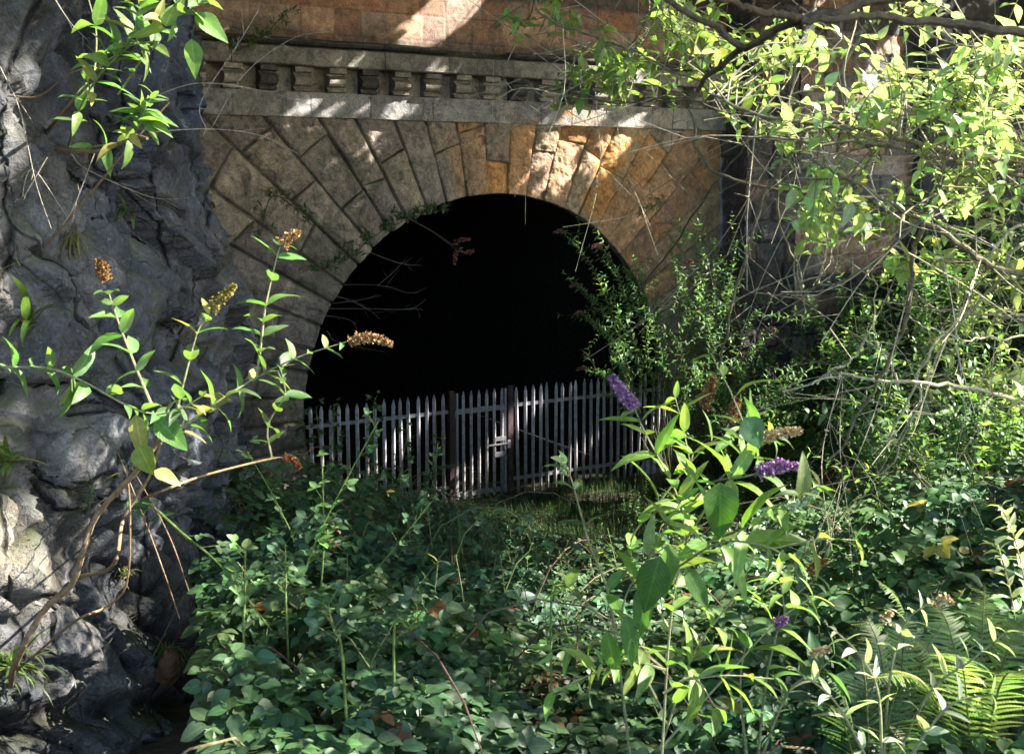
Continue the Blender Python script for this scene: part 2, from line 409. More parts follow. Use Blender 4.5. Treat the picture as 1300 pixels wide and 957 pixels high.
# the arch face: long radial stones from the opening out to the string course
jt = np.radians(87.1 + 6.25 * np.arange(-19, 20)) + np.random.default_rng(4).normal(0, 0.004, 39)
rg = np.random.default_rng(21)
th = np.linspace(radians(-24), radians(204), 1300); nr = 270
def rmax(t):
    c, s_ = np.cos(t), np.sin(t)
    r = np.where(c > 1e-6, XR / np.maximum(c, 1e-6), np.where(c < -1e-6, XL / np.minimum(c, -1e-6), 1e9))
    r2 = np.where(s_ > 1e-6, (ZT - CZ) / np.maximum(s_, 1e-6), np.where(s_ < -1e-6, (-0.6 - CZ) / np.minimum(s_, -1e-6), 1e9))
    return np.minimum(r, r2)
rm = np.maximum(rmax(th), RA + 0.05)
tt = np.linspace(0, 1, nr)
TH, TT = np.meshgrid(th, tt, indexing='ij'); RR = RA + (rm[:, None] - RA) * TT
PX = RR * np.cos(TH); PZ = CZ + RR * np.sin(TH)
wob = 0.010 * fbm(PX * 1.6, PZ * 1.6, 3, 31)
k = np.clip(np.searchsorted(jt, TH.ravel(), 'right') - 1, 0, len(jt) - 2).reshape(TH.shape)
da = np.minimum((TH - jt[k]), (jt[k + 1] - TH)) * RR + wob
sid = np.zeros(TH.shape, int); dr = np.full(TH.shape, 9.0); cnt = 0
for c in range(len(jt) - 1):
    cuts = [RA - 1, RA + rg.uniform(0.5, 1.5)]
    if rg.random() < 0.2: cuts[-1] = RA + rg.uniform(1.6, 2.4)
    while cuts[-1] < 11: cuts.append(cuts[-1] + rg.uniform(0.8, 1.9))
    cuts = np.array(cuts); m = k == c
    rr = RR[m] + (TH[m] - jt[c]) * RR[m] * rg.uniform(-0.25, 0.25)
    kk = np.clip(np.searchsorted(cuts, rr, 'right') - 1, 0, len(cuts) - 2)
    dr[m] = np.minimum(rr - cuts[kk], cuts[kk + 1] - rr); sid[m] = cnt + kk; cnt += len(cuts)
leftness = sst((np.degrees(TH) - 96) / 25)
jw = 0.009 + 0.012 * leftness
gra = 1 - sst((da - jw * 0.35) / (jw * 1.3)); grr = 1 - sst((dr + wob - 0.004) / 0.022)
groove = np.maximum(gra, grr * 0.75)
rnd = np.random.default_rng(8).random((cnt + 1, 8))
edge = np.minimum(da, dr)
pill = sst(edge / 0.14)
h = (rnd[sid, 0] - 0.5) * 0.05 + 0.045 * pill * rnd[sid, 5] + 0.05 * fbm(PX * 2.2 + rnd[sid, 1] * 40, PZ * 2.2, 5, 33) + 0.022 * fbm(PX * 9, PZ * 9, 3, 37) - groove * (0.035 + 0.025 * leftness)
chip = sst((vnoise(PX * 3.1, PZ * 3.1, 44) - 0.80) / 0.08) * 0.04
h -= chip * (rnd[sid, 6] > 0.4)
greys = np.array([[0.26, 0.235, 0.215], [0.31, 0.275, 0.245], [0.22, 0.20, 0.19], [0.28, 0.255, 0.235], [0.33, 0.29, 0.245]])
oranges = np.array([[0.50, 0.27, 0.10], [0.38, 0.24, 0.14], [0.42, 0.24, 0.12], [0.42, 0.32, 0.19], [0.31, 0.235, 0.18]])
deg = np.degrees(TH)
cg = greys[(rnd[sid, 3] * 5).astype(int)]; co = oranges[(rnd[sid, 3] * 5).astype(int)]
wo = sst((deg - 12) / 25) * (1 - sst((deg - 96) / 10))
wo = (wo * (0.55 + 0.45 * rnd[sid, 4]))[..., None]
col = cg * (1 - wo) + co * wo
col = col * (0.8 + 0.4 * rnd[sid, 7])[..., None] * np.array([1.08, 0.985, 0.90])
st = sst((fbm(PX * 1.3 + 5, PZ * 1.3, 5, 50) + 0.02) / 0.25) * sst((deg - 35) / 10) * (1 - sst((deg - 92) / 12))
st = (st * (0.3 + 0.7 * (rnd[sid, 2] > 0.35)))[..., None]
col = col * (1 - 0.75 * st) + np.array([0.52, 0.22, 0.04]) * 0.75 * st
gr = sst((fbm(PX * 1.1, PZ * 2.0, 4, 60) - 0.05) / 0.3)[..., None] * 0.45 * leftness[..., None]
col = col * (1 - gr) + np.array([0.12, 0.125, 0.075]) * gr
col = col * (1 - 0.5 * groove[..., None]) + np.array([0.10, 0.10, 0.05]) * 0.35 * (groove * (0.3 + 0.7 * (fbm(PX * 2, PZ * 2, 2, 61) > 0)))[..., None]
V = np.stack([PX, -h, PZ], -1)
mesh_obj('arch_stonework', V.reshape(-1, 3), grid_faces(*TH.shape)[:, ::-1], M_arch, portal, col=col.reshape(-1, 3), smooth=True)
# the reveal: cut stone edge turning into the opening, then the lining, coloured near black for the unlit inside
nth = len(th)
ys = np.array([0.0, 0.01, 0.03, 0.06, 0.10, 0.16])
edge_y = V[:, 0, 1]
RV = np.zeros((nth, len(ys), 3))
for j, y in enumerate(ys):
    r = RA - (0.0 if j == 0 else 0.015) + 0.012 * fbm(th * 20, np.full(nth, y * 6), 3, 71)
    RV[:, j, 0] = (RA if j == 0 else r) * np.cos(th); RV[:, j, 2] = CZ + (RA if j == 0 else r) * np.sin(th)
    RV[:, j, 1] = edge_y if j == 0 else edge_y + (y if j < 3 else y)
kc = np.clip(np.searchsorted(jt, th, 'right') - 1, 0, len(jt) - 2)
gj = (np.minimum(th - jt[kc], jt[kc + 1] - th) * RA < 0.02)
rc = np.where(gj[:, None], [[0.07, 0.065, 0.04]], [[0.22, 0.21, 0.15]]) * (0.7 + 0.6 * vnoise(th * 30, th * 0, 72))[:, None]
mesh_obj('arch_soffit', RV.reshape(-1, 3), grid_faces(nth, len(ys)), M_arch, portal, col=np.repeat(rc, len(ys), 0), smooth=True)
tl = np.linspace(radians(-29), radians(209), 120); yl = np.linspace(0.09, 70, 90)
TL, YL = np.meshgrid(tl, yl, indexing='ij')
rl = RA + 0.02
LV = np.stack([rl * np.cos(TL), YL, CZ + rl * np.sin(TL)], -1)
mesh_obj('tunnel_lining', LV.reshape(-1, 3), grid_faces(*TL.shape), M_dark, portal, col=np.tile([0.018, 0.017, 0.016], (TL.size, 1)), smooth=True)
m = MB(); m.c = (0.01, 0.01, 0.01); m.box((-4.6, 70, -1), (4.6, 70.3, 6.5)); m.build('tunnel_end', M_dark, portal)  # black cap added so no light enters the barrel

# string course, frieze, brackets, cornice, blocking course
str_pal = [[0.30, 0.285, 0.26], [0.37, 0.345, 0.30], [0.26, 0.25, 0.245], [0.33, 0.315, 0.305]]
def strstain(A, Z, col):
    X = A + XL
    w = (np.exp(-((X - 1.15) / 0.75) ** 2) * 0.8 + 0.35 * np.exp(-((X - 3.4) / 0.25) ** 2)) * sst((fbm(X * 2, Z * 3, 3, 80) + 0.25) / 0.3)
    w = w[..., None]
    return col * (1 - w) + np.array([0.45, 0.24, 0.07]) * w
ashlar('string_course', portal, M_arch, (XL, -0.10, 0), (1, 0, 0), XR - XL + 0.03, ZT, 7.14, 0.4, 1.15, str_pal, 0.016, 0.007, 0.006, 0.012, seed=5, stainf=strstain, ycrs=[ZT - 0.02, 7.16], jcol=0.45)
m = MB(); m.c = (0.24, 0.22, 0.19)
m.box((XL, -0.095, ZT - 0.004), (XR + 0.03, 0.1, ZT + 0.03)); m.box((XL, -0.095, 7.11), (XR + 0.03, 0.1, 7.135)); m.box((XR + 0.0, -0.094, ZT + 0.03), (XR + 0.028, 0.1, 7.11))
m.build('string_course_soffit', M_arch, portal)
ashlar('frieze', portal, M_arch, (XL, 0.02, 0), (1, 0, 0), XR - XL, 7.13, 7.60, 0.5, 0.66, [[0.34, 0.31, 0.25], [0.26, 0.24, 0.2], [0.40, 0.35, 0.27], [0.33, 0.26, 0.19]], 0.02, 0.006, 0.006, 0.01, seed=6, ycrs=[7.1, 7.62])
brx = -8.0 + 0.0
def bracket(x, seed):
    rg = np.random.default_rng(seed); w = 0.145
    # scrolled profile in (y, z), drawn from the foot up
    pr = [(0.04, 7.15), (-0.135, 7.15), (-0.155, 7.16), (-0.155, 7.19), (-0.135, 7.20), (-0.105, 7.205), (-0.10, 7.225), (-0.15, 7.23), (-0.20, 7.25), (-0.225, 7.285), (-0.23, 7.32), (-0.215, 7.36), (-0.17, 7.395), (-0.12, 7.41), (-0.11, 7.44), (-0.235, 7.445), (-0.235, 7.445), (-0.235, 7.525), (0.04, 7.525)]
    n = len(pr); j = 1 + rg.normal(0, 0.03)
    V = [(x + s_ * w * (1 + rg.normal(0, .01)), y * j + rg.normal(0, 0.004), z) for s_ in (-1, 1) for y, z in pr]
    Fc = [tuple(range(n)), tuple(reversed(range(n, 2 * n)))] + [(i, i + n, (i + 1) % n + n, (i + 1) % n) for i in range(n)]
    m = MB(); m.c = np.array([0.34, 0.31, 0.26]) * rg.uniform(0.7, 1.2)
    if rg.random() < 0.2: m.c = (0.09, 0.085, 0.085)
    m.add(V, Fc); return m.build('bracket', M_arch, portal)
for i in range(24):
    x = -8.23 + 0.572 * i
    if x < 5.0: bracket(x, i)
def cornice():
    rg = np.random.default_rng(14)
    # joints between the cornice stones; a few stones have lost their upper moulding
    x = XL; stones = []
    while x < XR + 0.4:
        x2 = min(x + rg.uniform(0.9, 1.4), XR + 0.42); stones.append((x, x2)); x = x2
    for q, (a, b) in enumerate(stones):
        broke = (-1.6 < a < -0.9)
        y0 = -0.33 + rg.normal(0, .008)
        face = [(0.05, 7.53), (y0 + 0.03, 7.53), (y0, 7.55), (y0, 7.80), (y0 + 0.02, 7.82)]
        top = [(y0 + 0.14, 7.85), (y0 + 0.05, 7.86), (y0 + 0.0, 7.90), (y0 + 0.0, 7.925), (y0 + 0.12, 7.96), (-0.02, 7.99), (0.05, 7.99)] if not broke else [(y0 + 0.1, 7.84), (y0 + 0.25, 7.88), (-0.02, 7.95), (0.05, 7.96)]
        pr = face + top; n = len(pr)
        ns = 14; xs = np.linspace(a + 0.004, b - 0.004, ns)
        V = []
        for x_ in xs:
            for y, z in pr:
                d_ = 0.02 * fbm(np.array(x_ * 5.), np.array(z * 6. + y), 4, 90)
                V.append((x_, y - d_ * (y < -0.05), z + 0.4 * d_))
        Fc = [tuple(reversed(range(n))), tuple(range((ns - 1) * n, ns * n))]
        for i in range(ns - 1):
            for j in range(n):
                k2 = (j + 1) % n; Fc.append((i * n + j, i * n + k2, (i + 1) * n + k2, (i + 1) * n + j))
        yield V, Fc, np.array([0.27, 0.25, 0.22]) * rg.uniform(0.75, 1.25), n, ns
m = MB()
for V, Fc, c, n, ns in cornice():
    m.c = c; m.add(V, Fc)
    # black crust on the moulded top of each stone
    cc = m.C[-1]; idx = np.arange(len(cc)) % n
    cc[idx >= 4] *= np.array([0.33, 0.34, 0.36])
m.build('cornice', M_arch, portal)
redpal = [[0.50, 0.28, 0.17], [0.43, 0.25, 0.17], [0.52, 0.33, 0.22], [0.38, 0.25, 0.19], [0.48, 0.24, 0.15], [0.45, 0.32, 0.25]]
def redstain(A, Z, col):
    s_ = (1 - sst((Z - 7.98) / 0.35 + 0.5 * fbm(A * 1.5, Z * 3, 4, 85)))[..., None] * 0.8
    col = col * (1 - s_) + np.array([0.10, 0.09, 0.075]) * s_
    k2 = (sst((Z - 8.80) / 0.1) * sst((fbm(A * 0.7, Z * 0.2, 2, 86) + 0.15) / 0.1))[..., None] * 0.75
    return col * (1 - k2) + np.array([0.08, 0.08, 0.09]) * k2
ashlar('parapet_wall', portal, M_red, (XL, -0.03, 0), (1, 0, 0), 5.9 - XL, 7.93, 12.0, 0.40, 0.62, redpal, 0.022, 0.004, 0.004, 0.008, seed=7, stainf=redstain,
       ycrs=[7.93, 8.08, 8.50, 8.93, 9.36, 9.8, 10.2, 10.6, 11.0, 11.4, 11.8, 12.2])
m = MB(); m.c = (0.3, 0.2, 0.15); m.box((XL, 0.0, 11.99), (6, 0.8, 12.1)); m.build('coping', M_red, portal)

# ---------------------------------------------------------------- pier and walls to the right
pier = thing('stone_pier', 'dark rough-faced stone pier standing at the right end of the arch', 'stone pier', (5.9, -0.4, 0))
dpal = [[0.10, 0.085, 0.085], [0.07, 0.065, 0.07], [0.14, 0.11, 0.10], [0.19, 0.13, 0.11], [0.09, 0.08, 0.08]]
crs = np.arange(-0.5, 12.5, 0.42)
ashlar('side_face', pier, M_dark, (5.13, 0.1, 0), (0, -1, 0), 0.85, 0, 12, 0.42, 0.8, dpal, 0.025, 0.03, 0.012, 0.04, out=(-1, 0, 0), seed=31, ycrs=crs, chamfer=0.04)
ashlar('front_face', pier, M_dark, (5.13, -0.75, 0), (1, 0, 0), 1.35, 0, 12, 0.42, 0.7, dpal, 0.025, 0.035, 0.012, 0.04, seed=32, ycrs=crs, chamfer=0.04)
ashlar('return_face', pier, M_dark, (6.48, -0.75, 0), (0, 1, 0), 0.85, 0, 12, 0.42, 0.8, dpal, 0.03, 0.03, 0.012, 0.04, out=(1, 0, 0), seed=33, ycrs=crs, chamfer=0.04)
m = MB(); m.c = (0.09, 0.08, 0.08); m.box((5.15, -0.72, -0.3), (6.46, 0.1, 12)); m.build('pier_body', M_dark, pier)  # unseen core added to stop sun leaking through the corner gaps
rw = thing('retaining_wall', 'coursed wall of mixed red and sooty stone beside the rough pier', 'stone wall', (8.4, -0.3, 0))
mpal = [[0.38, 0.25, 0.20], [0.12, 0.115, 0.125], [0.20, 0.18, 0.18], [0.42, 0.28, 0.21], [0.25, 0.21, 0.20], [0.12, 0.12, 0.13], [0.32, 0.27, 0.25]]
ashlar('wall_face', rw, M_dark, (6.45, -0.35, 0), (1, 0, 0), 3.9, 0, 12, 0.42, 0.75, mpal, 0.025, 0.02, 0.01, 0.025, seed=34, ycrs=np.arange(-0.4, 12.5, 0.42))
ww = thing('wing_wall', 'blackened ashlar wing wall behind the leafy branches at the far right', 'stone wall', (10.3, -0.6, 0))
bpal = [[0.085, 0.088, 0.105], [0.10, 0.10, 0.118], [0.07, 0.072, 0.09], [0.14, 0.135, 0.145]]
wd = nrm(np.array([0.93, -0.37, 0])); wo_ = np.array([-0.37, -0.93, 0])
ashlar('wall_face', ww, M_dark, (10.3, -0.62, 0), wd, 12, 0, 12, 0.42, 0.95, bpal, 0.035, 0.008, 0.008, 0.012, out=wo_, seed=35, ycrs=np.arange(-0.4, 12.5, 0.42))
ashlar('end_face', ww, M_dark, (10.3, 0.1, 0), (0, -1, 0), 0.72, 0, 12, 0.42, 0.95, bpal, 0.035, 0.008, 0.008, 0.012, out=(-1, 0, 0), seed=36, ycrs=np.arange(-0.4, 12.5, 0.42))

m = MB(); m.c = (0.08, 0.08, 0.09); m.add([(10.32, -0.58, -0.3), (21.4, -5.0, -0.3), (21.6, -4.5, -0.3), (10.32, 0.1, -0.3), (10.32, -0.58, 12), (21.4, -5.0, 12), (21.6, -4.5, 12), (10.32, 0.1, 12)], [(0, 1, 5, 4), (1, 2, 6, 5), (2, 3, 7, 6), (3, 0, 4, 7), (4, 5, 6, 7)]); m.build('wall_body', M_dark, ww)  # core added behind the faces against sun leaks at the wall end

# ---------------------------------------------------------------- rock face on the left
def rock_face():
    path = np.array([(-3.6, -1.5), (-2.6, 1.0), (-1.95, 2.9), (-1.72, 4.0), (-1.70, 5.2), (-1.85, 6.1), (-2.3, 7.5), (-3.3, 11.2), (-4.5, 15.5), (-5.9, 20.5)])
    dense = spline(path, 900)
    seg = np.r_[0, np.cumsum(np.linalg.norm(np.diff(dense, axis=0), axis=1))]
    # finer columns near the camera
    uu = [1.0]
    while uu[-1] < seg[-1] - 0.02: uu.append(uu[-1] + (0.014 if uu[-1] < 8.5 else 0.035))
    uu = np.array(uu); s = np.interp(uu, seg, dense[:, 0]); d = np.interp(uu, seg, dense[:, 1])
    tz = np.linspace(1.2, 9.8, 560)
    U, T = np.meshgrid(uu, tz, indexing='ij'); S0 = s[:, None] + 0 * T; D0 = d[:, None] + 0 * T
    ds = np.gradient(s, uu); dd = np.gradient(d, uu); nx = dd; ny = -ds          # normal to the right of the path
    ln = np.hypot(nx, ny); nx /= ln; ny /= ln
    # blocks: warped Voronoi cells with tilted faces, elongated down to the right
    ca, sa = cos(radians(-38)), sin(radians(-38))
    A = (U * ca + T * sa) / 1.15 + 0.14 * fbm(U * 0.8, T * 0.8, 2, 3); B = (-U * sa + T * ca) / 0.62 + 0.14 * fbm(U * 0.8 + 9, T * 0.8, 2, 6)
    def vor(A, B, sc, seed):
        rg = np.random.default_rng(seed); ja = rg.random((128, 128, 6))
        A = A * sc; B = B * sc; ai = np.floor(A).astype(int); bi = np.floor(B).astype(int)
        d1 = np.full(A.shape, 9.); d2 = np.full(A.shape, 9.); val = np.zeros(A.shape); tx = np.zeros(A.shape); ty = np.zeros(A.shape)
        for i in (-1, 0, 1):
            for j in (-1, 0, 1):
                c = ja[(ai + i) & 127, (bi + j) & 127]
                fx = ai + i + 0.15 + 0.7 * c[..., 0] - A; fy = bi + j + 0.15 + 0.7 * c[..., 1] - B
                dd_ = np.hypot(fx, fy); m = dd_ < d1
                d2 = np.where(m, d1, np.minimum(d2, dd_)); d1 = np.where(m, dd_, d1)
                val = np.where(m, c[..., 2] - 0.5 + (c[..., 3] - 0.5) * fx * 1.6 + (c[..., 4] - 0.5) * fy * 1.6, val)
        return d2 - d1, val
    e1, v1 = vor(A, B, 0.8, 1); e2, v2 = vor(A, B, 2.1, 2); e3, v3 = vor(A + 0.1 * fbm(U * 5, T * 5, 2, 8), B * 0.6, 6.0, 3)
    def facets(A, B, seed, k=0.35, tilt=1.0):
        rg = np.random.default_rng(seed); ja = rg.random((128, 128, 6)); ai = np.floor(A).astype(int); bi = np.floor(B).astype(int); best = np.full(A.shape, -9.); sec = np.full(A.shape, -9.)
        for i in (-1, 0, 1):
            for j in (-1, 0, 1):
                c = ja[(ai + i) & 127, (bi + j) & 127]; fx = A - (ai + i + c[..., 0]); fy = B - (bi + j + c[..., 1])
                v = (c[..., 2] - 0.5) * 0.5 + (c[..., 3] - 0.5) * tilt * fx + (c[..., 4] - 0.5) * tilt * fy - k * (fx * fx + fy * fy)
                sec = np.where(v > best, best, np.maximum(sec, v)); best = np.maximum(best, v)
        return best, best - sec
    g1, q1 = facets(A * 0.62, B * 0.50, 51, 0.16, 1.2); g2, q2 = facets(A * 1.9 + 3, B * 1.35, 52, 0.2, 1.5); g3, q3 = facets(A * 4.6, B * 4.0, 53, 0.25, 2.0); g4, q4 = facets(A * 13, B * 9, 54, 0.4, 2.4)
    e1 = q1 * 2.0; e2 = q2 * 1.4
    h = 0.40 * g1 + 0.19 * g2 - 0.085 * g3 + 0.034 * g4 - 0.14 * (1 - sst(q1 / 0.05)) - 0.035 * (1 - sst(q2 / 0.05)) - 0.01 * (1 - sst(q3 / 0.08))
    h += 0.05 * fbm(U * 0.9, T * 0.9, 3, 12) + 0.018 * fbm(U * 5, T * 6, 5, 15) + 0.016 * fbm(U * 24, T * 20, 4, 18)
    rid = 1 - np.abs(fbm(A * 1.7, B * 1.5, 4, 27)); h -= 0.08 * sst((rid - 0.93) / 0.07); rid2 = 1 - np.abs(fbm(U * 7.5, T * 2.5, 4, 29)); h -= 0.010 * sst((rid2 - 0.95) / 0.05)
    h += 0.16 + 0.36 * np.exp(-((T - 4.85) / 0.5) ** 2) * sst((U - 5.5) / 1.5) * (1 - sst((U - 9.5) / 3)) + 0.12 * sst((4.6 - T) / 1.5)
    h += -0.40 * sst((T - 5.0) / 0.6)
    S = S0 + nx[:, None] * h; D = D0 + ny[:, None] * h
    # pull each height band in or out so the face stands nearly upright, with a shallow knee
    w_ = sst((U - 3.2) / 1.8); tgt = (np.interp(tz, [1.2, 3.0, 3.5, 3.95, 4.28, 4.52, 4.94, 5.23, 5.56, 6.6, 9.8], [350, 335, 305, 285, 304, 322, 316, 298, 270, 254, 248]) - 650) / F
    sel = (U > 4.8) & (U < 14)
    ker = np.ones(25) / 25
    for _ in range(2):
        mx = np.where(sel, S / D, -9).max(0); de = np.where(sel, S / D, -9).argmax(0); dd_ = D[de, np.arange(len(tz))]
        sh = (tgt - mx) * dd_; sh = np.convolve(np.pad(sh, 12, 'edge'), ker, 'valid'); S = S + w_ * sh[None]
    P = CAM[None, None, :2] + S[..., None] * RT[:2] + D[..., None] * FH[:2]
    V = np.concatenate([P, T[..., None] + 0.05 * fbm(U * 2, T * 2, 2, 20)[..., None]], -1)
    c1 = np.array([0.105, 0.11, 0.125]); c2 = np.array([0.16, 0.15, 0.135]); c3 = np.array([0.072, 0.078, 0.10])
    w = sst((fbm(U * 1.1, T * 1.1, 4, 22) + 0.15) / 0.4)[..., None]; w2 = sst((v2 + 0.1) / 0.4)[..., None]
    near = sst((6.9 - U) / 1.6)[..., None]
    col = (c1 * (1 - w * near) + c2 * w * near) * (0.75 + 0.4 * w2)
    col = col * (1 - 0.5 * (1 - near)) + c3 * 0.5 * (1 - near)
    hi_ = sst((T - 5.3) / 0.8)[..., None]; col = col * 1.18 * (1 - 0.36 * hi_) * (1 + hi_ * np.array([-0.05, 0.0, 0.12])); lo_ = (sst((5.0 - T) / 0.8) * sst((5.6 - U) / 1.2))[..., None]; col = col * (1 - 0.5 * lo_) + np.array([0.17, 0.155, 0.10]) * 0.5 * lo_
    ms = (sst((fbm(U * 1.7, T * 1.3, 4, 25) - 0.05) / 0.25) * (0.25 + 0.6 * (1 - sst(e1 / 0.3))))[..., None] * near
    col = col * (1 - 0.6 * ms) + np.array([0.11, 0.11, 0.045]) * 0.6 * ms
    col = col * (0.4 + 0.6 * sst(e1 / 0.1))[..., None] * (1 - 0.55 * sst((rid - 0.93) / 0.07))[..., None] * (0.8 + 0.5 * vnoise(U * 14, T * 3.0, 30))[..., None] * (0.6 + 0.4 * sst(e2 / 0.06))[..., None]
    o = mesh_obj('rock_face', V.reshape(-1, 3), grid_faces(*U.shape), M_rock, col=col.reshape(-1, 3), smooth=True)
    o['kind'] = 'structure'
    return V
ROCK = rock_face()
_rc = ROCK[::3, ::3].reshape(-1, 3); _rel = _rc - CAM; _dep = _rel @ FW
_rpx = 650 + F * (_rel @ RT) / np.maximum(_dep, 0.1); _rpy = 434 - F * (_rel @ UP) / np.maximum(_dep, 0.1)
_rok = _dep > 0.5
def rock_depth(px, py):
    q = _rok & (np.abs(_rpx - px) < 14) & (np.abs(_rpy - py) < 14)
    return float(_dep[q].min()) if q.any() else 5.5

# ---------------------------------------------------------------- palisade fence and gate
def pale_mb(x, z0, z1, y, w=0.068, tilt=0.0, rg=R_):
    m = MB(); c = np.array([0.56, 0.55, 0.58]) * rg.uniform(0.8, 1.15); m.c = c
    pr = [(-w / 2, 0.0), (-w * 0.36, -0.006), (-w * 0.2, -0.02), (-w * 0.07, -0.024), (0, -0.017), (w * 0.07, -0.024), (w * 0.2, -0.02), (w * 0.36, -0.006), (w / 2, 0.0)]
    pr = pr + [(a, b + 0.004) for a, b in reversed(pr)]
    n = len(pr); zs = [z0, z1 - 0.11, z1 - 0.03, z1]
    sc = [1, 1, 0.42, 0.06]; V = []
    for z, s_ in zip(zs, sc):
        for a, b in pr: V.append((x + a * s_ + tilt * (z - z0), y + b, z))
    Fc = [tuple(reversed(range(n))), tuple(range(3 * n, 4 * n))]
    for i in range(3):
        for j in range(n): k2 = (j + 1) % n; Fc.append((i * n + j, i * n + k2, (i + 1) * n + k2, (i + 1) * n + j))
    m.add(V, Fc)
    # rust towards the foot and at the fixings
    C = m.C[-1]; V = np.array(V); C *= rg.uniform(0.8, 1.1); lo = V[:, 2] < z0 + 0.2; C[lo] = C[lo] * 0.45 + np.array([0.10, 0.07, 0.05]) * 0.7
    return m
FY = -0.12; FT = 2.02
def fence(x0, x1, label, zb, seed):
    t = thing('palisade_fence', label, 'fence', ((x0 + x1) / 2, FY, zb), 'steel palisade fencing across the tunnel mouth')
    rg = np.random.default_rng(seed); n = int(round((x1 - x0) / 0.158)); 
    for i in range(n):
        x = x0 + (i + 0.5) * (x1 - x0) / n
        pale_mb(x + rg.normal(0, 0.004), zb + rg.normal(0, 0.01), FT + rg.normal(0, 0.012), FY - 0.03, tilt=rg.normal(0, 0.010), rg=rg).build('pale', M_metal, t)
    for z in (1.68, 0.30):
        m = MB(); m.c = (0.30, 0.30, 0.32)
        m.box((x0 - 0.02, FY - 0.028, z - 0.03), (x1 + 0.02, FY - 0.022, z + 0.03)); m.box((x0 - 0.02, FY - 0.022, z + 0.024), (x1 + 0.02, FY + 0.02, z + 0.03))
        m.build('rail', M_metal, t)
    return t
f1 = fence(-3.72, -1.12, 'run of grey steel palisade fence left of the gate, rising behind the brambles', 0.0, 1)
f2 = fence(0.26, 3.95, 'longer run of grey steel palisade fence right of the gate, ending behind the bushy shrub', 0.0, 2)
for x, lab in ((-1.03, 'brown rusty steel gate post on the hinge side, left of the gate'), (0.17, 'brown rusty steel gate post on the latch side, right of the gate')):
    t = thing('gate_post', lab, 'post', (x, FY, 0), 'gate posts')
    m = MB(); m.c = (0.085, 0.055, 0.055); m.box((x - 0.05, FY - 0.05, -0.1), (x + 0.05, FY + 0.05, 2.03)); m.build('post', M_metal, t)
    m = MB(); m.c = (0.10, 0.07, 0.065); m.box((x - 0.054, FY - 0.054, 2.031), (x + 0.054, FY + 0.054, 2.045)); m.build('cap', M_metal, t)
gt = thing('palisade_gate', 'narrow pedestrian gate of pointed steel pales with a lock box, between two brown posts', 'gate', (-0.43, FY, 0.05))
for x, w in ((-0.92, 0.045), (0.075, 0.04)):
    m = MB(); m.c = (0.37, 0.36, 0.38); m.box((x - w / 2, FY - 0.025, 0.06), (x + w / 2, FY + 0.025, 2.0)); m.build('stile', M_metal, gt)
for i in range(6):
    x = -0.80 + i * 0.158
    pale_mb(x, 0.05, 2.03, FY - 0.032, w=0.062).build('pale', M_metal, gt)
for z, h_ in ((1.66, 0.045), (0.14, 0.04)):
    m = MB(); m.c = (0.36, 0.35, 0.38); m.box((-0.895, FY - 0.026, z - h_), (0.053, FY + 0.02, z + h_)); m.build('rail', M_metal, gt)
lb = MB(); lb.c = (0.17, 0.165, 0.18)
for a, b in (((-0.19, 1.06), (0.05, 1.13)), ((-0.19, 0.76), (0.05, 0.85))): lb.box((a[0], FY - 0.085, a[1]), (b[0], FY - 0.06, b[1]))
lb.box((-0.19, FY - 0.085, 0.852), (-0.165, FY - 0.06, 1.058)); lb.box((0.02, FY - 0.085, 0.852), (0.05, FY - 0.06, 1.058))
lbo = lb.build('lock_box', M_metal, gt)
m = MB(); m.c = (0.16, 0.155, 0.16); m.box((-0.34, FY - 0.10, 0.985), (0.11, FY - 0.087, 1.01)); m.build('slide_bolt', M_metal, gt)
m = MB(); m.c = (0.4, 0.38, 0.4); m.box((0.085, FY - 0.09, 0.90), (0.145, FY - 0.055, 1.05), 0.006); m.build('keep', M_metal, gt)
for z in (1.62, 0.3):
    m = MB(); m.c = (0.32, 0.3, 0.3); m.tube([(-0.975, FY - 0.06, z - 0.06), (-0.975, FY - 0.06, z + 0.06)], 0.014, sides=8); m.build('hinge', M_metal, gt)
# ---------------------------------------------------------------- plants
def P_(pts, d):
    """path through photo pixels at depth d (one number or one per point)"""
    dd = np.broadcast_to(np.asarray(d, float), (len(pts),))
    return np.array([at(x, y, q) for (x, y), q in zip(pts, dd)])
UPV = np.array([0, 0, 1.0])
BUD = (0.085, 0.155, 0.05)

def shoot(T, Lv, path, r0, r1, npairs, L, wr=0.17, kind='lance2', col=BUD, start=0.12, taper=0.5, droop=(0.3, 1.1), n=20, spread=0.9, rng=R_, var=0.3, yellow=0.02, brown=0.0, fold=0.25, sides=5, upbias=0.7, skip=0.08):
    pts = spline(path, n); T.tube(pts, r0, r1, sides)
    tv = np.linspace(start, 0.98, npairs)
    for i, t in enumerate(tv):
        k = t * (n - 1); a = int(min(k, n - 2)); p = pts[a] + (pts[a + 1] - pts[a]) * (k - a)
        tan = nrm(pts[a + 1] - pts[a]); ref = nrm(np.cross(tan, UPV + 0.01)); sd2 = ref if i % 2 == 0 else np.cross(ref, tan)
        sd2 = nrm(sd2 + rng.normal(0, 0.25, 3))
        ln = L * (1 - taper * abs(t - 0.45) * 1.6) * rng.uniform(0.75, 1.15)
        for sg in (-1, 1):
            if rng.random() < skip: continue
            a_ = nrm(sd2 * sg * spread + tan * rng.uniform(0.35, 0.75) + UPV * 0.1)
            nn = nrm(UPV * upbias + rng.normal(0, 0.3, 3) + tan * 0.2 + SUN * 0.5)
            Lv.add(kind, p, a_, nn, ln * rng.uniform(0.9, 1.1), wr * rng.uniform(0.85, 1.15), rng.uniform(*droop), fold, greens(1, col, var, yellow, brown, rng))
    return pts

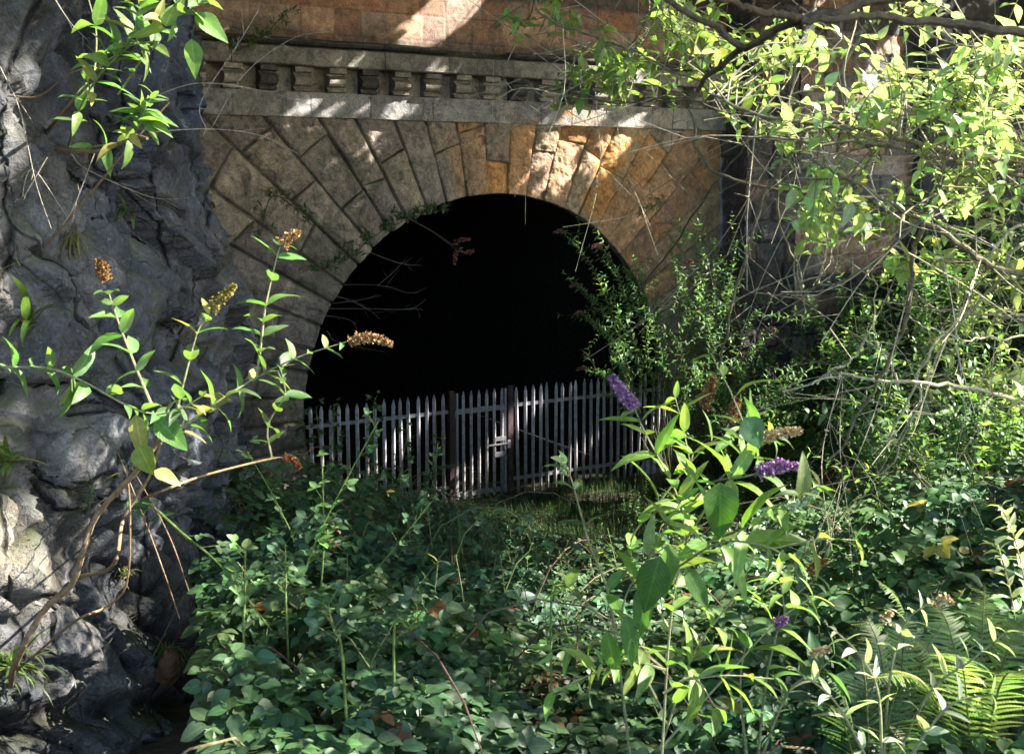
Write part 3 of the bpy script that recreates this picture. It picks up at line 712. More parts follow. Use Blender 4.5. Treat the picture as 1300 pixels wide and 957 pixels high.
def panicle(path, r, m, cols, name, parent, rng=R_, size=0.006):
    """flower spike: many small florets round a tapering axis"""
    pts = spline(path, 20); Lv = Leaves(); t = rng.random(m) ** 0.8
    k = t * 18.99; a = k.astype(int); p = pts[a] + (pts[a + 1] - pts[a]) * (k - a)[:, None]
    tan = nrm(pts[a + 1] - pts[a]); q = nrm(rng.normal(0, 1, (m, 3))); q = nrm(q - tan * (q * tan).sum(1, keepdims=True))
    rad = r * (1 - 0.75 * t ** 1.6) * (0.35 + 0.65 * rng.random(m)) * (0.8 + 0.35 * np.sin(t * 60)) * (1 + 0.25 * rng.normal(0, 1, m).clip(-1, 1.5))
    pos = p + q * rad[:, None]; cols = np.asarray(cols, float)
    c = cols[rng.integers(0, len(cols), m)] * rng.uniform(0.7, 1.3, (m, 1))
    for _ in range(2):
        Lv.add('tiny3', pos, nrm(q + rng.normal(0, 0.7, (m, 3))), nrm(rng.normal(0, 1, (m, 3))), size * rng.uniform(0.8, 1.5, m), 0.42, 0.6, 0.4, c)
    o = Lv.build(name, M_flower, parent)
    T = MB(); T.c = (0.14, 0.12, 0.06); T.tube(pts, 0.0016, 0.0006, 5); s_ = T.build('flower_stalk', M_bark, o)
    return o
PURPLE = [(0.30, 0.14, 0.27), (0.40, 0.24, 0.38), (0.22, 0.09, 0.18)]
BROWN = [(0.22, 0.11, 0.035), (0.30, 0.16, 0.05), (0.14, 0.07, 0.03)]
STRAW = [(0.45, 0.36, 0.16), (0.35, 0.22, 0.10), (0.50, 0.42, 0.26)]

# ---- brambles and ground cover
def cover_top(s, d, X, Y):
    px = 650 + F * s / np.maximum(d, .1)
    t = np.interp(px, [200, 330, 470, 600, 700, 800, 950, 1150, 1350], [0.9, 0.95, 0.95, 0.7, 0.42, 0.4, 0.55, 0.8, 0.9])
    t = t * np.interp(d, [2, 3.2, 6, 12, 14, 24], [0.55, 0.7, 1.0, 1.05, 0.75, 0.75]) * (1 + 0.5 * sst((px - 980) / 150) * sst((d - 7) / 5))
    return t * (0.62 + 0.42 * vnoise(X * 1.9, Y * 1.9, 41) + 0.30 * vnoise(X * 5.2, Y * 5.2, 42)) 
def scatter(n, pxr, dr, rng, pw=1.0):
    d = (rng.random(n) * (dr[1] ** 2 - dr[0] ** 2) + dr[0] ** 2) ** 0.5
    px = rng.uniform(*pxr, n); s = (px - 650) / F * d
    X = CAM[0] + s * RT[0] + d * FH[0]; Y = CAM[1] + s * RT[1] + d * FH[1]
    return X, Y, s, d, px
def bramble(Lv, X, Y, Z, d, size, rng, base, yellow=0.01, brown=0.006, face=0.35):
    gk = vnoise(X * 4.3, Y * 4.3, 57) + 0.35 * rng.random(len(X)) > 0.42; X, Y, Z, d = X[gk], Y[gk], Z[gk], d[gk]
    m = len(X); p = np.stack([X, Y, Z], -1)
    az = rng.random(m) * 6.28; a = np.stack([np.cos(az), np.sin(az), rng.normal(-0.15, 0.25, m)], -1); a = nrm(a)
    tocam = nrm(CAM[None] - p)
    nn = nrm(UPV[None] + rng.normal(0, 0.26, (m, 3)) + tocam * face * 0.6)
    c = greens(m, base, 0.4, yellow, brown, rng); c *= (0.75 + 0.5 * vnoise(X * 2.2, Y * 2.2, 55))[:, None]
    hv = vnoise(X * 0.9 + 31, Y * 0.9, 56)[:, None]; c = c * (np.array([1.45, 1.15, 0.75]) * hv + np.array([0.8, 0.92, 1.02]) * (1 - hv))
    L = size * rng.uniform(0.55, 1.35, m)
    side = nrm(np.cross(a, nn))
    for k, (kx, ks, sc) in enumerate(((1, 0, 1.0), (0.25, 0.95, 0.85), (0.25, -0.95, 0.85))):
        dr = nrm(a * kx + side * ks); q = p + dr * (0.12 * L)[:, None]
        for near in (True, False):
            w = (d < 5.2) == near
            if w.any(): Lv.add('ovate' if near else ('ovate2'), q[w], dr[w], nrm(nn[w] + 0.15 * rng.normal(0, 1, (int(w.sum()), 3))), L[w] * sc, 0.36, 0.45, 0.22, c[w])
rb = np.random.default_rng(11)
Lv = Leaves()
X, Y, s_, d_, px_ = scatter(13500, (238, 800), (2.35, 13.5), rb)
keep = rb.random(len(X)) < np.where(px_ < 620, sst((px_ - 232 + 20 * np.sin(d_ * 5)) / 50), np.where(d_ < 11, 0.75, 0.3)); X, Y, s_, d_, px_ = [v[keep] for v in (X, Y, s_, d_, px_)]
T_ = cover_top(s_, d_, X, Y); Z = ground(X, Y) + T_ * (1 - 0.55 * rb.random(len(X)) ** 2.2)
bramble(Lv, X, Y, Z, d_, 0.062, rb, (0.034, 0.080, 0.038), yellow=0.003, brown=0.01)
X, Y, s_, d_, px_ = scatter(3500, (238, 800), (2.35, 5.0), rb)
T_ = cover_top(s_, d_, X, Y); Z = ground(X, Y) + T_ * (1 - 0.5 * rb.random(len(X)) ** 2)
bramble(Lv, X, Y, Z, d_, 0.058, rb, (0.038, 0.082, 0.034), yellow=0.001)
o = Lv.build('bramble_thicket', M_leafb); o['kind'] = 'stuff'
# the tangle of old canes under the leaves
m = MB(); 
for i in range(380):
    X, Y, s_, d_, px_ = scatter(1, (280, 1300), (2.6, 13), rb)
    z = float(ground(X, Y)[0]); t = float(cover_top(s_, d_, X, Y)[0]); az = rb.random() * 6.28; ln = rb.uniform(0.5, 1.4)
    dx, dy = cos(az) * ln, sin(az) * ln; m.c = [(0.10, 0.055, 0.04), (0.07, 0.09, 0.03), (0.13, 0.10, 0.06)][rb.integers(3)]
    p0 = np.array([X[0], Y[0], z]); m.tube(spline([p0, p0 + [dx * .3, dy * .3, t * 0.95], p0 + [dx * .7, dy * .7, t * 1.05], p0 + [dx, dy, t * 0.6]], 9), 0.004, 0.002, 5)
o = m.build('bramble_canes', M_bark); o['kind'] = 'stuff'
Lv = Leaves(); rr_ = np.random.default_rng(12)
X, Y, s_, d_, px_ = scatter(42000, (770, 1400), (2.5, 24), rr_)
q = (Y < -0.7) & ((px_ > 840) | (d_ < 12)) & ((X > 4.0) | (Y < -2.2)); X, Y, s_, d_, px_ = [v[q] for v in (X, Y, s_, d_, px_)]
T_ = cover_top(s_, d_, X, Y); Z = ground(X, Y) + T_ * (1.05 - 0.6 * rr_.random(len(X)) ** 1.8)
bramble(Lv, X, Y, Z, d_, 0.066, rr_, (0.055, 0.125, 0.052), yellow=0.010, brown=0.01, face=0.5)
X, Y, s_, d_, px_ = scatter(3000, (770, 1400), (2.2, 5), rr_)
T_ = cover_top(s_, d_, X, Y); Z = ground(X, Y) + T_ * (1.0 - 0.6 * rr_.random(len(X)) ** 2)
bramble(Lv, X, Y, Z, d_, 0.05, rr_, (0.038, 0.09, 0.042), face=0.4)
X, Y, s_, d_, px_ = scatter(26000, (1400, 2500), (1.5, 17), rr_)
q = Y < -1.2; X, Y, s_, d_ = X[q], Y[q], s_[q], d_[q]; T_ = cover_top(s_, d_, X, Y); Z = ground(X, Y) + T_ * (1.0 - 0.6 * rr_.random(len(X)) ** 2)
bramble(Lv, X, Y, Z, d_ + 6, 0.085, rr_, (0.05, 0.115, 0.048), face=0.3)
o = Lv.build('undergrowth', M_leafb); o['kind'] = 'stuff'
# grass before the gate
Lv = Leaves(); rg_ = np.random.default_rng(13)
X, Y, s_, d_, px_ = scatter(16000, (520, 880), (9.5, 21.5), rg_); q = Y < -0.25; X, Y = X[q], Y[q]; m_ = len(X)
az = rg_.random(m_) * 6.28; a = nrm(np.stack([np.cos(az) * .5, np.sin(az) * .5, np.ones(m_)], -1))
Lv.add('grass', np.stack([X, Y, ground(X, Y)], -1), a, nrm(np.stack([-np.cos(az), -np.sin(az), 0.5 + 0 * az], -1)) * -1, rg_.uniform(0.10, 0.32, m_), 0.022, rg_.uniform(0.3, 1.4, m_), 0.1, greens(m_, (0.04, 0.085, 0.03), 0.4, 0.015, 0.02, rg_))
X, Y, s_, d_, px_ = scatter(2200, (600, 880), (11, 20.5), rg_); q = Y < -0.35; X, Y, d_ = X[q], Y[q], d_[q]
bramble(Lv, X, Y, ground(X, Y) + 0.12 * rg_.random(len(X)), d_, 0.045, rg_, (0.035, 0.075, 0.03))
o = Lv.build('grass', M_leafb); o['kind'] = 'stuff'

Lv = Leaves(); T = MB(); rn = np.random.default_rng(17)
for i in range(620):
    if i < 260: X, Y, s_, d_, px_ = scatter(1, (290, 800), (3.0, 10), rn)
    else: X, Y, s_, d_, px_ = scatter(1, (800, 1350), (3.2, 19), rn)
    if Y[0] > -1.2: continue
    z = float(ground(X, Y)[0]); t = float(cover_top(s_, d_, X, Y)[0]); q = np.array([X[0], Y[0], z + t * 0.6]); hh = rn.uniform(0.25, 0.6) * (1.0 if d_[0] > 6 else 0.7)
    e = q + [rn.normal(0, .12), rn.normal(0, .12), hh]; T.c = np.array([0.13, 0.15, 0.06]) * rn.uniform(0.6, 1.4)
    shoot(T, Lv, [q, (q + e) / 2 + [rn.normal(0, .03), 0, 0], e], 0.003, 0.0015, int(5 + hh * 12), rn.uniform(0.045, 0.09), rn.uniform(0.15, 0.3), 'lance2', (0.07, 0.145, 0.06) if i < 260 else (0.10, 0.19, 0.07), rng=rn, n=8, start=0.1, sides=4, yellow=0.02, taper=0.9)
o = Lv.build('weeds', M_leafd); o['kind'] = 'stuff'
o = T.build('weed_stalks', M_bark); o['kind'] = 'stuff'

# ---- upright bramble canes, each a plant
def cane(pts, d, label, leaf=0.05, r=0.0045, npair=9, seed=0, green=(0.07, 0.13, 0.05), stem=(0.11, 0.16, 0.04), start=0.35, root=True, name='bramble_cane', cat='bramble', group='bramble canes reaching out of the thicket'):
    rg = np.random.default_rng(seed + 500); path = P_(pts, d)
    b = path[0].copy(); b2 = b.copy(); b2[2] = min(float(ground(b[0], b[1])), b[2] - 0.1)
    t = thing(name, label, cat, b2, group); T = MB(); T.c = stem; Lv = Leaves()
    full = np.vstack([b2 + [0.02, 0.01, 0], path]) if root else path; T.tube(spline(full, 30), r, r * 0.5, 6)
    sp = spline(path, 40); T.c = np.array(stem) * 0.8
    for i in range(0, 39, 1):   # thorns
        dr = nrm(rg.normal(0, 1, 3)); T.tube([sp[i], sp[i] + dr * r * 2.2], r * 0.4, r * 0.05, 4)
    for i in range(npair):
        tq = start + (1 - start) * i / max(npair - 1, 1); k = min(int(tq * 39), 38); p = sp[k]; tan = nrm(sp[k + 1] - sp[k])
        az = rg.random() * 6.28; out = nrm(np.array([cos(az), sin(az), 0.3]) + tan * (0.3 + 0.6 * tq)); pl = leaf * rg.uniform(0.7, 1.3)
        q = p + out * pl; T.c = stem; T.tube([p, q], r * 0.28, r * 0.2, 4)
        nn = nrm(UPV + rg.normal(0, 0.3, 3) + nrm(CAM - p) * 0.3); side = nrm(np.cross(out, nn)); L = leaf * (1.15 - 0.55 * tq) * rg.uniform(0.8, 1.2)
        c = greens(1, green, 0.3, 0.02, 0, rg)
        for kx, ks, sc in ((1, 0, 1.0), (0.2, 0.95, 0.85), (0.2, -0.95, 0.85)):
            Lv.add('ovate', q, nrm(out * kx + side * ks), nn, L * sc, 0.36, 0.5, 0.25, c)
    T.build('stem', M_bark, t); Lv.build('foliage', M_leafb, t); return t
canes = [
 ([(310, 830), (311, 760), (311, 700)], 3.2, 'short upright bramble shoot with a pale tip beside the foot of the rock'),
 ([(364, 790), (363, 740), (362, 688)], 3.7, 'small straight bramble shoot next to the pale-tipped one near the rock'),
 ([(372, 800), (392, 710), (428, 631), (480, 535)], 4.0, 'long bright green bramble cane leaning right up to the fence'),
 ([(406, 800), (411, 690), (409, 590)], 4.1, 'straight upright bramble cane crossing the leaning bright green one'),
 ([(440, 765), (487, 712), (545, 640)], 4.3, 'thick bramble cane leaning right across the middle of the thicket'),
 ([(185, 634), (232, 677), (282, 720), (345, 800)], [3.6, 3.5, 3.4, 3.3], 'arching green bramble runner coming down off the rock'),
 ([(380, 722), (352, 640), (313, 572)], 4.6, 'dark bramble cane leaning left towards the rock'),
 ([(436, 850), (424, 800), (416, 768)], 2.9, 'thin pale bramble tip at the bottom of the thicket'),
 ([(500, 812), (520, 796), (540, 770)], 3.0, 'short pale bramble tip lying to the right in the foreground'),
 ([(700, 760), (715, 700), (600, 640)], [3.6, 4.2, 5.0], 'bramble runner bending left below the gate'),
]
for i, (p, d, lab) in enumerate(canes): cane(p, d, lab, seed=i, start=0.0 if i == 5 else 0.4, root=i != 5, npair=9 if i != 4 else 14, green=(0.10, 0.19, 0.06) if i in (0, 2, 3) else (0.06, 0.12, 0.05))
tall = [((412, 640), (408, 590), (401, 515)), ((428, 640), (424, 570), (424, 512)), ((470, 640), (474, 560), (476, 505)), ((500, 640), (510, 590), (518, 545)), ((398, 620), (385, 560), (372, 500)), ((546, 640), (552, 600), (556, 560))]
for i, p in enumerate(tall):
    cane(list(p), 11.5, ['tall nettle-like stem at the left end of the fence', 'second tall stem in front of the left fence, beside the first', 'tall stem in front of the middle of the left fence run', 'shorter leafy stem before the left fence near the gate', 'leafy stem rising where the fence meets the stone arch', 'low leafy stem just left of the gate'][i], leaf=0.085, r=0.007, npair=15, seed=40 + i, start=0.1, name='weed_stem', cat='weed', group='tall weeds in front of the fence')

# ---- buddleias in the foreground
def anch(path, pts):
    'the first point of a stem that grows out of the rock sits on the rock'
    path = path.copy(); path[0] = at(pts[0][0], pts[0][1], rock_depth(*pts[0]) + 0.03); return path
def bud_plant(label, base, stems, d, L, seed, flowers=(), big=(), woody=(), r=0.004, wr=0.19, name='buddleia', col=BUD, yellow=0.04, npl=1.0, cat='buddleia', kind='lance', group=None, spread=0.9, rock=False, side=0):
    rg = np.random.default_rng(seed); t = thing(name, label, cat, base, group); T = MB(); Lv = Leaves()
    for w in woody:
        T.c = (0.20, 0.135, 0.075); pp = anch(P_(w[0], w[1]), w[0]) if rock else P_(w[0], w[1]); T.tube(spline(pp, 30), w[2], w[2] * 0.6, 8)
    for pts, dd in stems:
        T.c = np.array([0.20, 0.20, 0.10]) * rg.uniform(0.8, 1.2); path = P_(pts, dd)
        if rock and pts[0] == (85, 191) or rock and pts[0] == (60, 170): path = anch(path, pts)
        ln = np.linalg.norm(np.diff(path, axis=0), axis=1).sum()
        shoot(T, Lv, path, r, r * 0.45, max(3, int(npl * ln / (L * 0.48))), L, wr, kind, col, rng=rg, yellow=yellow, droop=(0.3, 1.2), start=0.15, spread=spread, n=24)
        sp_ = spline(path, 24)
        for _ in range(side):
            k_ = int(rg.integers(4, 20)); dr_2 = nrm(nrm(sp_[k_ + 1] - sp_[k_]) * 0.8 + rg.normal(0, 0.55, 3) + UPV * 0.2); l2 = rg.uniform(0.12, 0.28)
            shoot(T, Lv, [sp_[k_], sp_[k_] + dr_2 * l2 * .5 + UPV * 0.01, sp_[k_] + dr_2 * l2], r * 0.6, r * 0.3, 4, L * 0.7, wr, kind, col, rng=rg, yellow=yellow, n=7, sides=4)
    for (x, y, dd, ax, ay, Lb, w_, c, nn) in big:   # single large leaves
        p = at(x, y, dd); q = at(x + ax, y + ay, dd); n3 = nrm(-FW * nn[0] + UPV * nn[1] + RT * nn[2])
        Lv.add('lance', p, nrm(q - p), n3, Lb, w_, 0.35, 0.2, c)
    T.build('stems', M_bark, t); Lv.build('foliage', M_leafd, t)
    for pts, dd, rad, m_, cc, nm in flowers: panicle(P_(pts, dd), rad, m_, cc, nm, t, rg)
    return t
gb = lambda x, y, d: (lambda p: np.array([p[0], p[1], float(ground(p[0], p[1]))]))(at(x, y, d))
D = 2.6
bud_plant('leafy buddleia in the foreground with two purple flower spikes', gb(830, 900, D),
    [([(838, 1000), (850, 800), (868, 680), (858, 625), (822, 555), (806, 520)], [2.6, 2.6, 2.6, 2.55, 2.5, 2.5]),
     ([(868, 690), (900, 640), (935, 600), (950, 560), (962, 540)], [2.6, 2.5, 2.45, 2.4, 2.4]),
     ([(862, 660), (900, 615), (940, 606), (965, 600)], [2.6, 2.5, 2.4, 2.4]),
     ([(868, 700), (920, 680), (970, 660), (1015, 640), (1038, 622)], [2.6, 2.45, 2.3, 2.25, 2.25]),
     ([(850, 800), (800, 700), (835, 640), (905, 560), (960, 560)], [2.6, 2.7, 2.7, 2.7, 2.6]),
     ([(840, 900), (790, 790), (815, 720), (850, 690)], 2.5),
     ([(838, 950), (880, 830), (930, 760), (960, 700)], 2.7),
     ([(838, 950), (920, 860), (985, 790), (1035, 755)], 2.75),
     ([(860, 720), (910, 690), (960, 690), (1000, 705)], [2.6, 2.4, 2.3, 2.3]), ([(845, 850), (780, 800), (740, 760), (720, 745)], [2.6, 2.5, 2.5, 2.5]), ([(845, 850), (800, 840), (740, 860), (700, 880)], 2.5), ([(842, 880), (880, 860), (910, 900)], 2.5), ([(862, 660), (872, 610), (880, 575)], 2.6)], D, 0.145, 101, npl=0.85, wr=0.15, col=(0.15, 0.25, 0.055), spread=1.0, side=1, r=0.0032,
    flowers=[([(806, 518), (792, 500), (776, 478)], 2.5, 0.014, 800, PURPLE, 'flower_spike'),
             ([(962, 602), (985, 592), (1014, 592)], 2.4, 0.015, 900, PURPLE, 'flower_spike'),
             ([(966, 557), (990, 550), (1017, 547)], 2.4, 0.011, 500, STRAW, 'seed_spike'),
             ([(1000, 646), (1024, 632), (1040, 619)], 2.25, 0.008, 260, [(0.4, 0.5, 0.25), (0.5, 0.55, 0.35)], 'bud_spike'),
             ([(984, 792), (992, 788), (999, 786)], 2.75, 0.012, 300, PURPLE, 'flower_spike'),
             ([(890, 515), (900, 500), (905, 478)], 3.2, 0.020, 600, BROWN, 'seed_spike'),
             ([(925, 535), (932, 520), (935, 506)], 3.2, 0.018, 600, BROWN, 'seed_spike')],
    big=[(914, 612, 2.35, 2, 70, 0.125, 0.33, [(0.055, 0.13, 0.02)], (1, 0.2, 0.1)), (838, 706, 2.3, -22, 75, 0.125, 0.30, [(0.04, 0.10, 0.018)], (1, 0.1, -0.2)),
         (945, 530, 2.35, 18, 30, 0.075, 0.42, [(0.05, 0.12, 0.05)], (0.9, 0.5, 0)), (795, 780, 2.4, 12, 70, 0.12, 0.2, [(0.06, 0.14, 0.03)], (1, 0.2, 0.3)),
         (848, 690, 2.35, 3, 65, 0.12, 0.22, [(0.08, 0.17, 0.03)], (0.9, 0.1, 0.6)), (870, 720, 2.4, 30, 50, 0.11, 0.2, [(0.06, 0.13, 0.03)], (1, 0.2, 0.2)), (820, 740, 2.4, -10, 90, 0.13, 0.2, [(0.06, 0.14, 0.03)], (1, 0.3, 0)), (770, 800, 2.4, 14, 70, 0.12, 0.18, [(0.09, 0.18, 0.03)], (1, 0.2, -0.3))])
bud_plant('slim young buddleia shoot with a greenish bud, just right of the gate', gb(790, 900, 2.9),
    [([(800, 960), (775, 766), (748, 690), (726, 610), (716, 588)], 2.9)], 2.9, 0.11, 102,
    flowers=[([(718, 604), (715, 592), (712, 580)], 2.9, 0.006, 120, [(0.3, 0.36, 0.15)], 'bud_spike')], yellow=0.0, npl=0.55)
bud_plant('low pale-leaved buddleia shoot in the thicket below the gate', gb(560, 800, 4.0), [([(548, 790), (552, 750), (556, 712)], 4.0)], 4.0, 0.12, 103, col=(0.08, 0.14, 0.09))
dr_ = 3.1
bud_plant('sunlit buddleia rooted on the rock, with yellowing leaves and brown seed heads', at(14, 868, rock_depth(14, 860)),
    [([(-60, 462), (0, 466), (63, 468), (107, 485), (175, 521), (219, 523), (262, 500)], 3.0),
     ([(193, 515), (172, 465), (150, 408), (138, 372)], 3.0), ([(225, 520), (233, 487), (251, 421), (266, 398)], 3.1),
     ([(326, 477), (332, 430), (337, 390), (352, 325), (357, 311)], 3.2),
     ([(205, 560), (232, 542), (280, 508), (326, 479), (380, 453), (440, 434)], [3.05, 3.1, 3.15, 3.2, 3.2, 3.2]),
     ([(345, 582), (340, 540), (362, 500), (352, 470)], 3.4)],
    dr_, 0.115, 104, woody=[([(14, 870), (19, 843), (56, 774), (91, 742), (107, 695), (125, 651), (176, 595), (200, 560), (215, 525)], [3.35, 3.3, 3.2, 3.15, 3.1, 3.1, 3.05, 3.05, 3.0], 0.010),
      ([(97, 731), (141, 720), (157, 658), (188, 608), (205, 560)], 3.12, 0.006), ([(34, 840), (94, 789), (135, 770), (161, 739), (165, 650), (160, 590)], [3.3, 3.2, 3.2, 3.15, 3.1, 3.1], 0.004),
      ([(180, 634), (194, 628), (257, 604), (345, 582), (362, 583)], [3.1, 3.1, 3.2, 3.4, 3.4], 0.004), ([(150, 575), (195, 690), (228, 785)], [3.1, 3.2, 3.3], 0.0025), ([(165, 590), (210, 670), (240, 750)], 3.2, 0.002)],
    flowers=[([(133, 356), (130, 342), (124, 330)], 3.0, 0.020, 420, BROWN, 'seed_spike'), ([(268, 392), (284, 376), (298, 362)], 3.1, 0.016, 600, [(0.30, 0.26, 0.06), (0.24, 0.17, 0.04)], 'seed_spike'),
             ([(357, 311), (366, 303), (380, 294)], 3.2, 0.018, 480, [(0.35, 0.16, 0.07), (0.40, 0.30, 0.12)], 'seed_spike'), ([(443, 434), (468, 428), (497, 437)], 3.2, 0.017, 700, [(0.34, 0.20, 0.08), (0.25, 0.14, 0.06)], 'seed_spike'),
             ([(362, 580), (372, 584), (381, 594)], 3.4, 0.012, 300, [(0.22, 0.08, 0.03)], 'seed_spike')],
    big=[(172, 526, 3.0, 10, 60, 0.13, 0.2, [(0.28, 0.26, 0.07)], (1, 0.3, 0.2)), (198, 530, 3.0, 38, 38, 0.12, 0.3, [(0.08, 0.19, 0.03)], (0.9, 0.5, 0.1)), (110, 488, 3.0, -40, 22, 0.10, 0.25, [(0.22, 0.26, 0.06)], (0.7, 0.7, 0)),
         (196, 597, 3.0, 34, 16, 0.08, 0.28, [(0.34, 0.30, 0.10)], (0.6, 0.8, 0)), (176, 565, 3.0, 12, 28, 0.09, 0.4, [(0.20, 0.26, 0.05)], (1, 0.3, -0.2))], yellow=0.09, col=(0.10, 0.18, 0.055), spread=1.0, rock=True, npl=1.25)
du = 3.7
bud_plant('buddleia sprouting high on the rock, its sunlit leaves in the top left corner', at(85, 191, rock_depth(85, 191)),
    [([(85, 191), (100, 140), (133, 88), (182, 45), (232, 18), (275, -10)], [4.1, 3.9, 3.7, 3.6, 3.5, 3.5]), ([(85, 191), (160, 178), (180, 145), (195, 120)], [4.1, 3.8, 3.7, 3.7]),
     ([(60, 170), (120, 92), (160, 60), (175, 20), (180, -20)], [4.1, 3.8, 3.7, 3.6, 3.6]), ([(120, 90), (122, 40), (110, -10)], 3.8),
     ([(150, 120), (190, 60), (215, 20), (250, -15)], [3.8, 3.7, 3.6, 3.6])],
    du, 0.13, 105, woody=[([(10, 122), (50, 122), (90, 93), (140, 80)], [4.4, 4.1, 3.9, 3.8], 0.004), ([(60, 166), (100, 120), (133, 88)], [4.2, 3.9, 3.7], 0.007), ([(72, 190), (125, 192), (170, 175), (187, 176)], [4.2, 4.0, 3.9, 3.8], 0.008), ([(60, 310), (120, 240), (165, 185), (215, 130)], [4.3, 4.1, 4.0, 4.0], 0.005)],
    big=[(210, 38, 3.5, -48, 4, 0.12, 0.3, [(0.20, 0.27, 0.06)], (0.7, 0.7, 0)), (248, 18, 3.5, 35, 26, 0.13, 0.28, [(0.12, 0.24, 0.04)], (0.8, 0.6, 0)), (243, 50, 3.5, 6, 45, 0.12, 0.25, [(0.14, 0.26, 0.04)], (0.9, 0.2, 0.4)), (210, 34, 3.5, 8, -22, 0.08, 0.35, [(0.2, 0.3, 0.06)], (1, 0, 0)),
         (182, 143, 3.7, -45, -8, 0.12, 0.16, [(0.12, 0.22, 0.04)], (0.6, 0.8, 0)), (182, 143, 3.7, 45, 12, 0.12, 0.15, [(0.12, 0.22, 0.04)], (0.6, 0.8, 0)), (182, 145, 3.7, 22, 40, 0.11, 0.16, [(0.12, 0.22, 0.04)], (0.7, 0.7, 0)), (182, 145, 3.7, 38, 25, 0.12, 0.17, [(0.14, 0.24, 0.05)], (0.7, 0.7, 0)), (182, 145, 3.7, -50, 8, 0.11, 0.12, [(0.10, 0.22, 0.04)], (0.5, 0.8, 0)), (165, 170, 3.7, 16, 20, 0.06, 0.25, [(0.32, 0.28, 0.06)], (1, 0.2, 0))], yellow=0.06, col=(0.12, 0.21, 0.055), npl=0.75, rock=True)

# dry stalks trailing over the rock
def stalks(label, paths, col=(0.30, 0.26, 0.20), r=0.002, name='dead_stalks', cat='dead stalks', side=0, seed=1):
    rg = np.random.default_rng(seed); P0 = P_(paths[0][0], paths[0][1]); t = thing(name, label, cat, P0[0]); m = MB()
    for p, d in paths:
        m.c = np.array(col) * rg.uniform(0.7, 1.3); pts = spline(P_(p, d), 26); m.tube(pts, r, r * 0.4, 5)
        for _ in range(side):
            k = rg.integers(6, 22); dr = nrm(nrm(pts[k + 1] - pts[k]) + rg.normal(0, 0.6, 3)); ln = rg.uniform(0.08, 0.3) * (np.linalg.norm(pts[-1] - pts[0]))
            m.tube(spline([pts[k], pts[k] + dr * ln * .5 + rg.normal(0, .03, 3) * ln, pts[k] + dr * ln], 8), r * 0.5, r * 0.2, 4)
    m.build('stalks', M_bark, t); return t
stalks('thin dry stalks arching from the rock across the cornice', [([(190, 125), (251, 106), (330, 115), (400, 135)], 4.2), ([(190, 168), (264, 164), (330, 172), (378, 195)], 4.2), ([(90, 195), (110, 215), (190, 250), (240, 252)], 4.2),
    ([(262, 165), (255, 130), (300, 60), (330, 10)], 4.6), ([(270, 160), (310, 95), (370, 50), (420, 40)], 4.6), ([(0, 85), (25, 140), (45, 230), (65, 290)], 3.8), ([(70, 0), (90, 30), (112, 52)], 3.6), ([(120, 195), (95, 260), (80, 285)], 3.9), ([(60, 200), (30, 250), (42, 215), (85, 275)], 3.9)], side=3)
stalks('bare grey twigs reaching from the stonework into the dark arch', [([(418, 362), (480, 362), (520, 372), (542, 365)], 18.4), ([(415, 392), (470, 392), (520, 392), (541, 380)], 18.4), ([(480, 362), (500, 345), (516, 328)], 18.4), ([(422, 385), (450, 382), (485, 375)], 18.4), ([(410, 400), (440, 405), (452, 412)], 18.4), ([(415, 420), (430, 435), (490, 447)], 18.3), ([(470, 321), (510, 335), (535, 337)], 18.4), ([(405, 372), (440, 380), (470, 395), (482, 405)], 18.4)], col=(0.16, 0.14, 0.12), r=0.006, side=5, seed=3)

# shrub on the arch
def wall_shrub(label, spots, d, seed, L=0.16, col=(0.06, 0.12, 0.06), n=26, r=0.006, name='wall_shrub', cat='shrub', spread_px=22, flowers=()):
    rg = np.random.default_rng(seed); base = at(spots[0][0], spots[0][1], d); t = thing(name, label, cat, base); T = MB(); T.c = (0.12, 0.10, 0.06); Lv = Leaves()
    mainp = P_(spots, d); T.tube(spline(mainp, 30), r * 1.6, r * 0.8, 6); ms = spline(mainp, n)
    for p in ms:
        az = rg.normal(0, 1, 3); az[2] = abs(az[2]) * 0.6 - 0.1; e = p + nrm(az) * rg.uniform(0.3, 1.0) * spread_px / F * d; mid = (p + e) / 2 + [0, 0, 0.05]
        shoot(T, Lv, [p, mid, e], r * 0.5, r * 0.25, 6, L, 0.17, 'lance2', col, rng=rg, n=8)
    for pts, dd, rad, m_, cc, nm in flowers:
        T.c = (0.09, 0.08, 0.06); f0 = at(*pts[0], dd); T.tube(spline([mainp[-2], (mainp[-2] + f0) / 2 + [0, 0, 0.03], f0], 12), 0.005, 0.003, 5)
    T.build('stems', M_bark, t); Lv.build('foliage', M_leafd, t)
    for pts, dd, rad, m_, cc, nm in flowers: panicle(P_(pts, dd), rad, m_, cc, nm, t, rg, size=0.02)
    return t
wall_shrub('small shrub rooted in the stones and drooping over the top left of the dark arch', [(400, 345), (440, 330), (475, 300), (520, 278), (565, 266)], 18.0, 61, n=40, spread_px=22,
    flowers=[([(575, 312), (585, 305), (597, 304)], 18.2, 0.05, 90, [(0.22, 0.10, 0.08)], 'seed_spike'), ([(582, 316), (592, 320), (602, 318)], 18.2, 0.05, 90, [(0.22, 0.10, 0.08)], 'seed_spike'), ([(580, 318), (578, 326), (577, 336)], 18.2, 0.05, 80, [(0.20, 0.09, 0.07)], 'seed_spike')])
wall_shrub('wispy plant growing out of the joints on the left side of the arch stones', [(330, 300), (345, 250), (375, 265), (400, 290)], 17.3, 62, n=22, L=0.12, spread_px=24)
wall_shrub('small plant in a joint above the right side of the arch', [(815, 275), (830, 262), (845, 258)], 21.0, 63, n=8, L=0.14, spread_px=16)
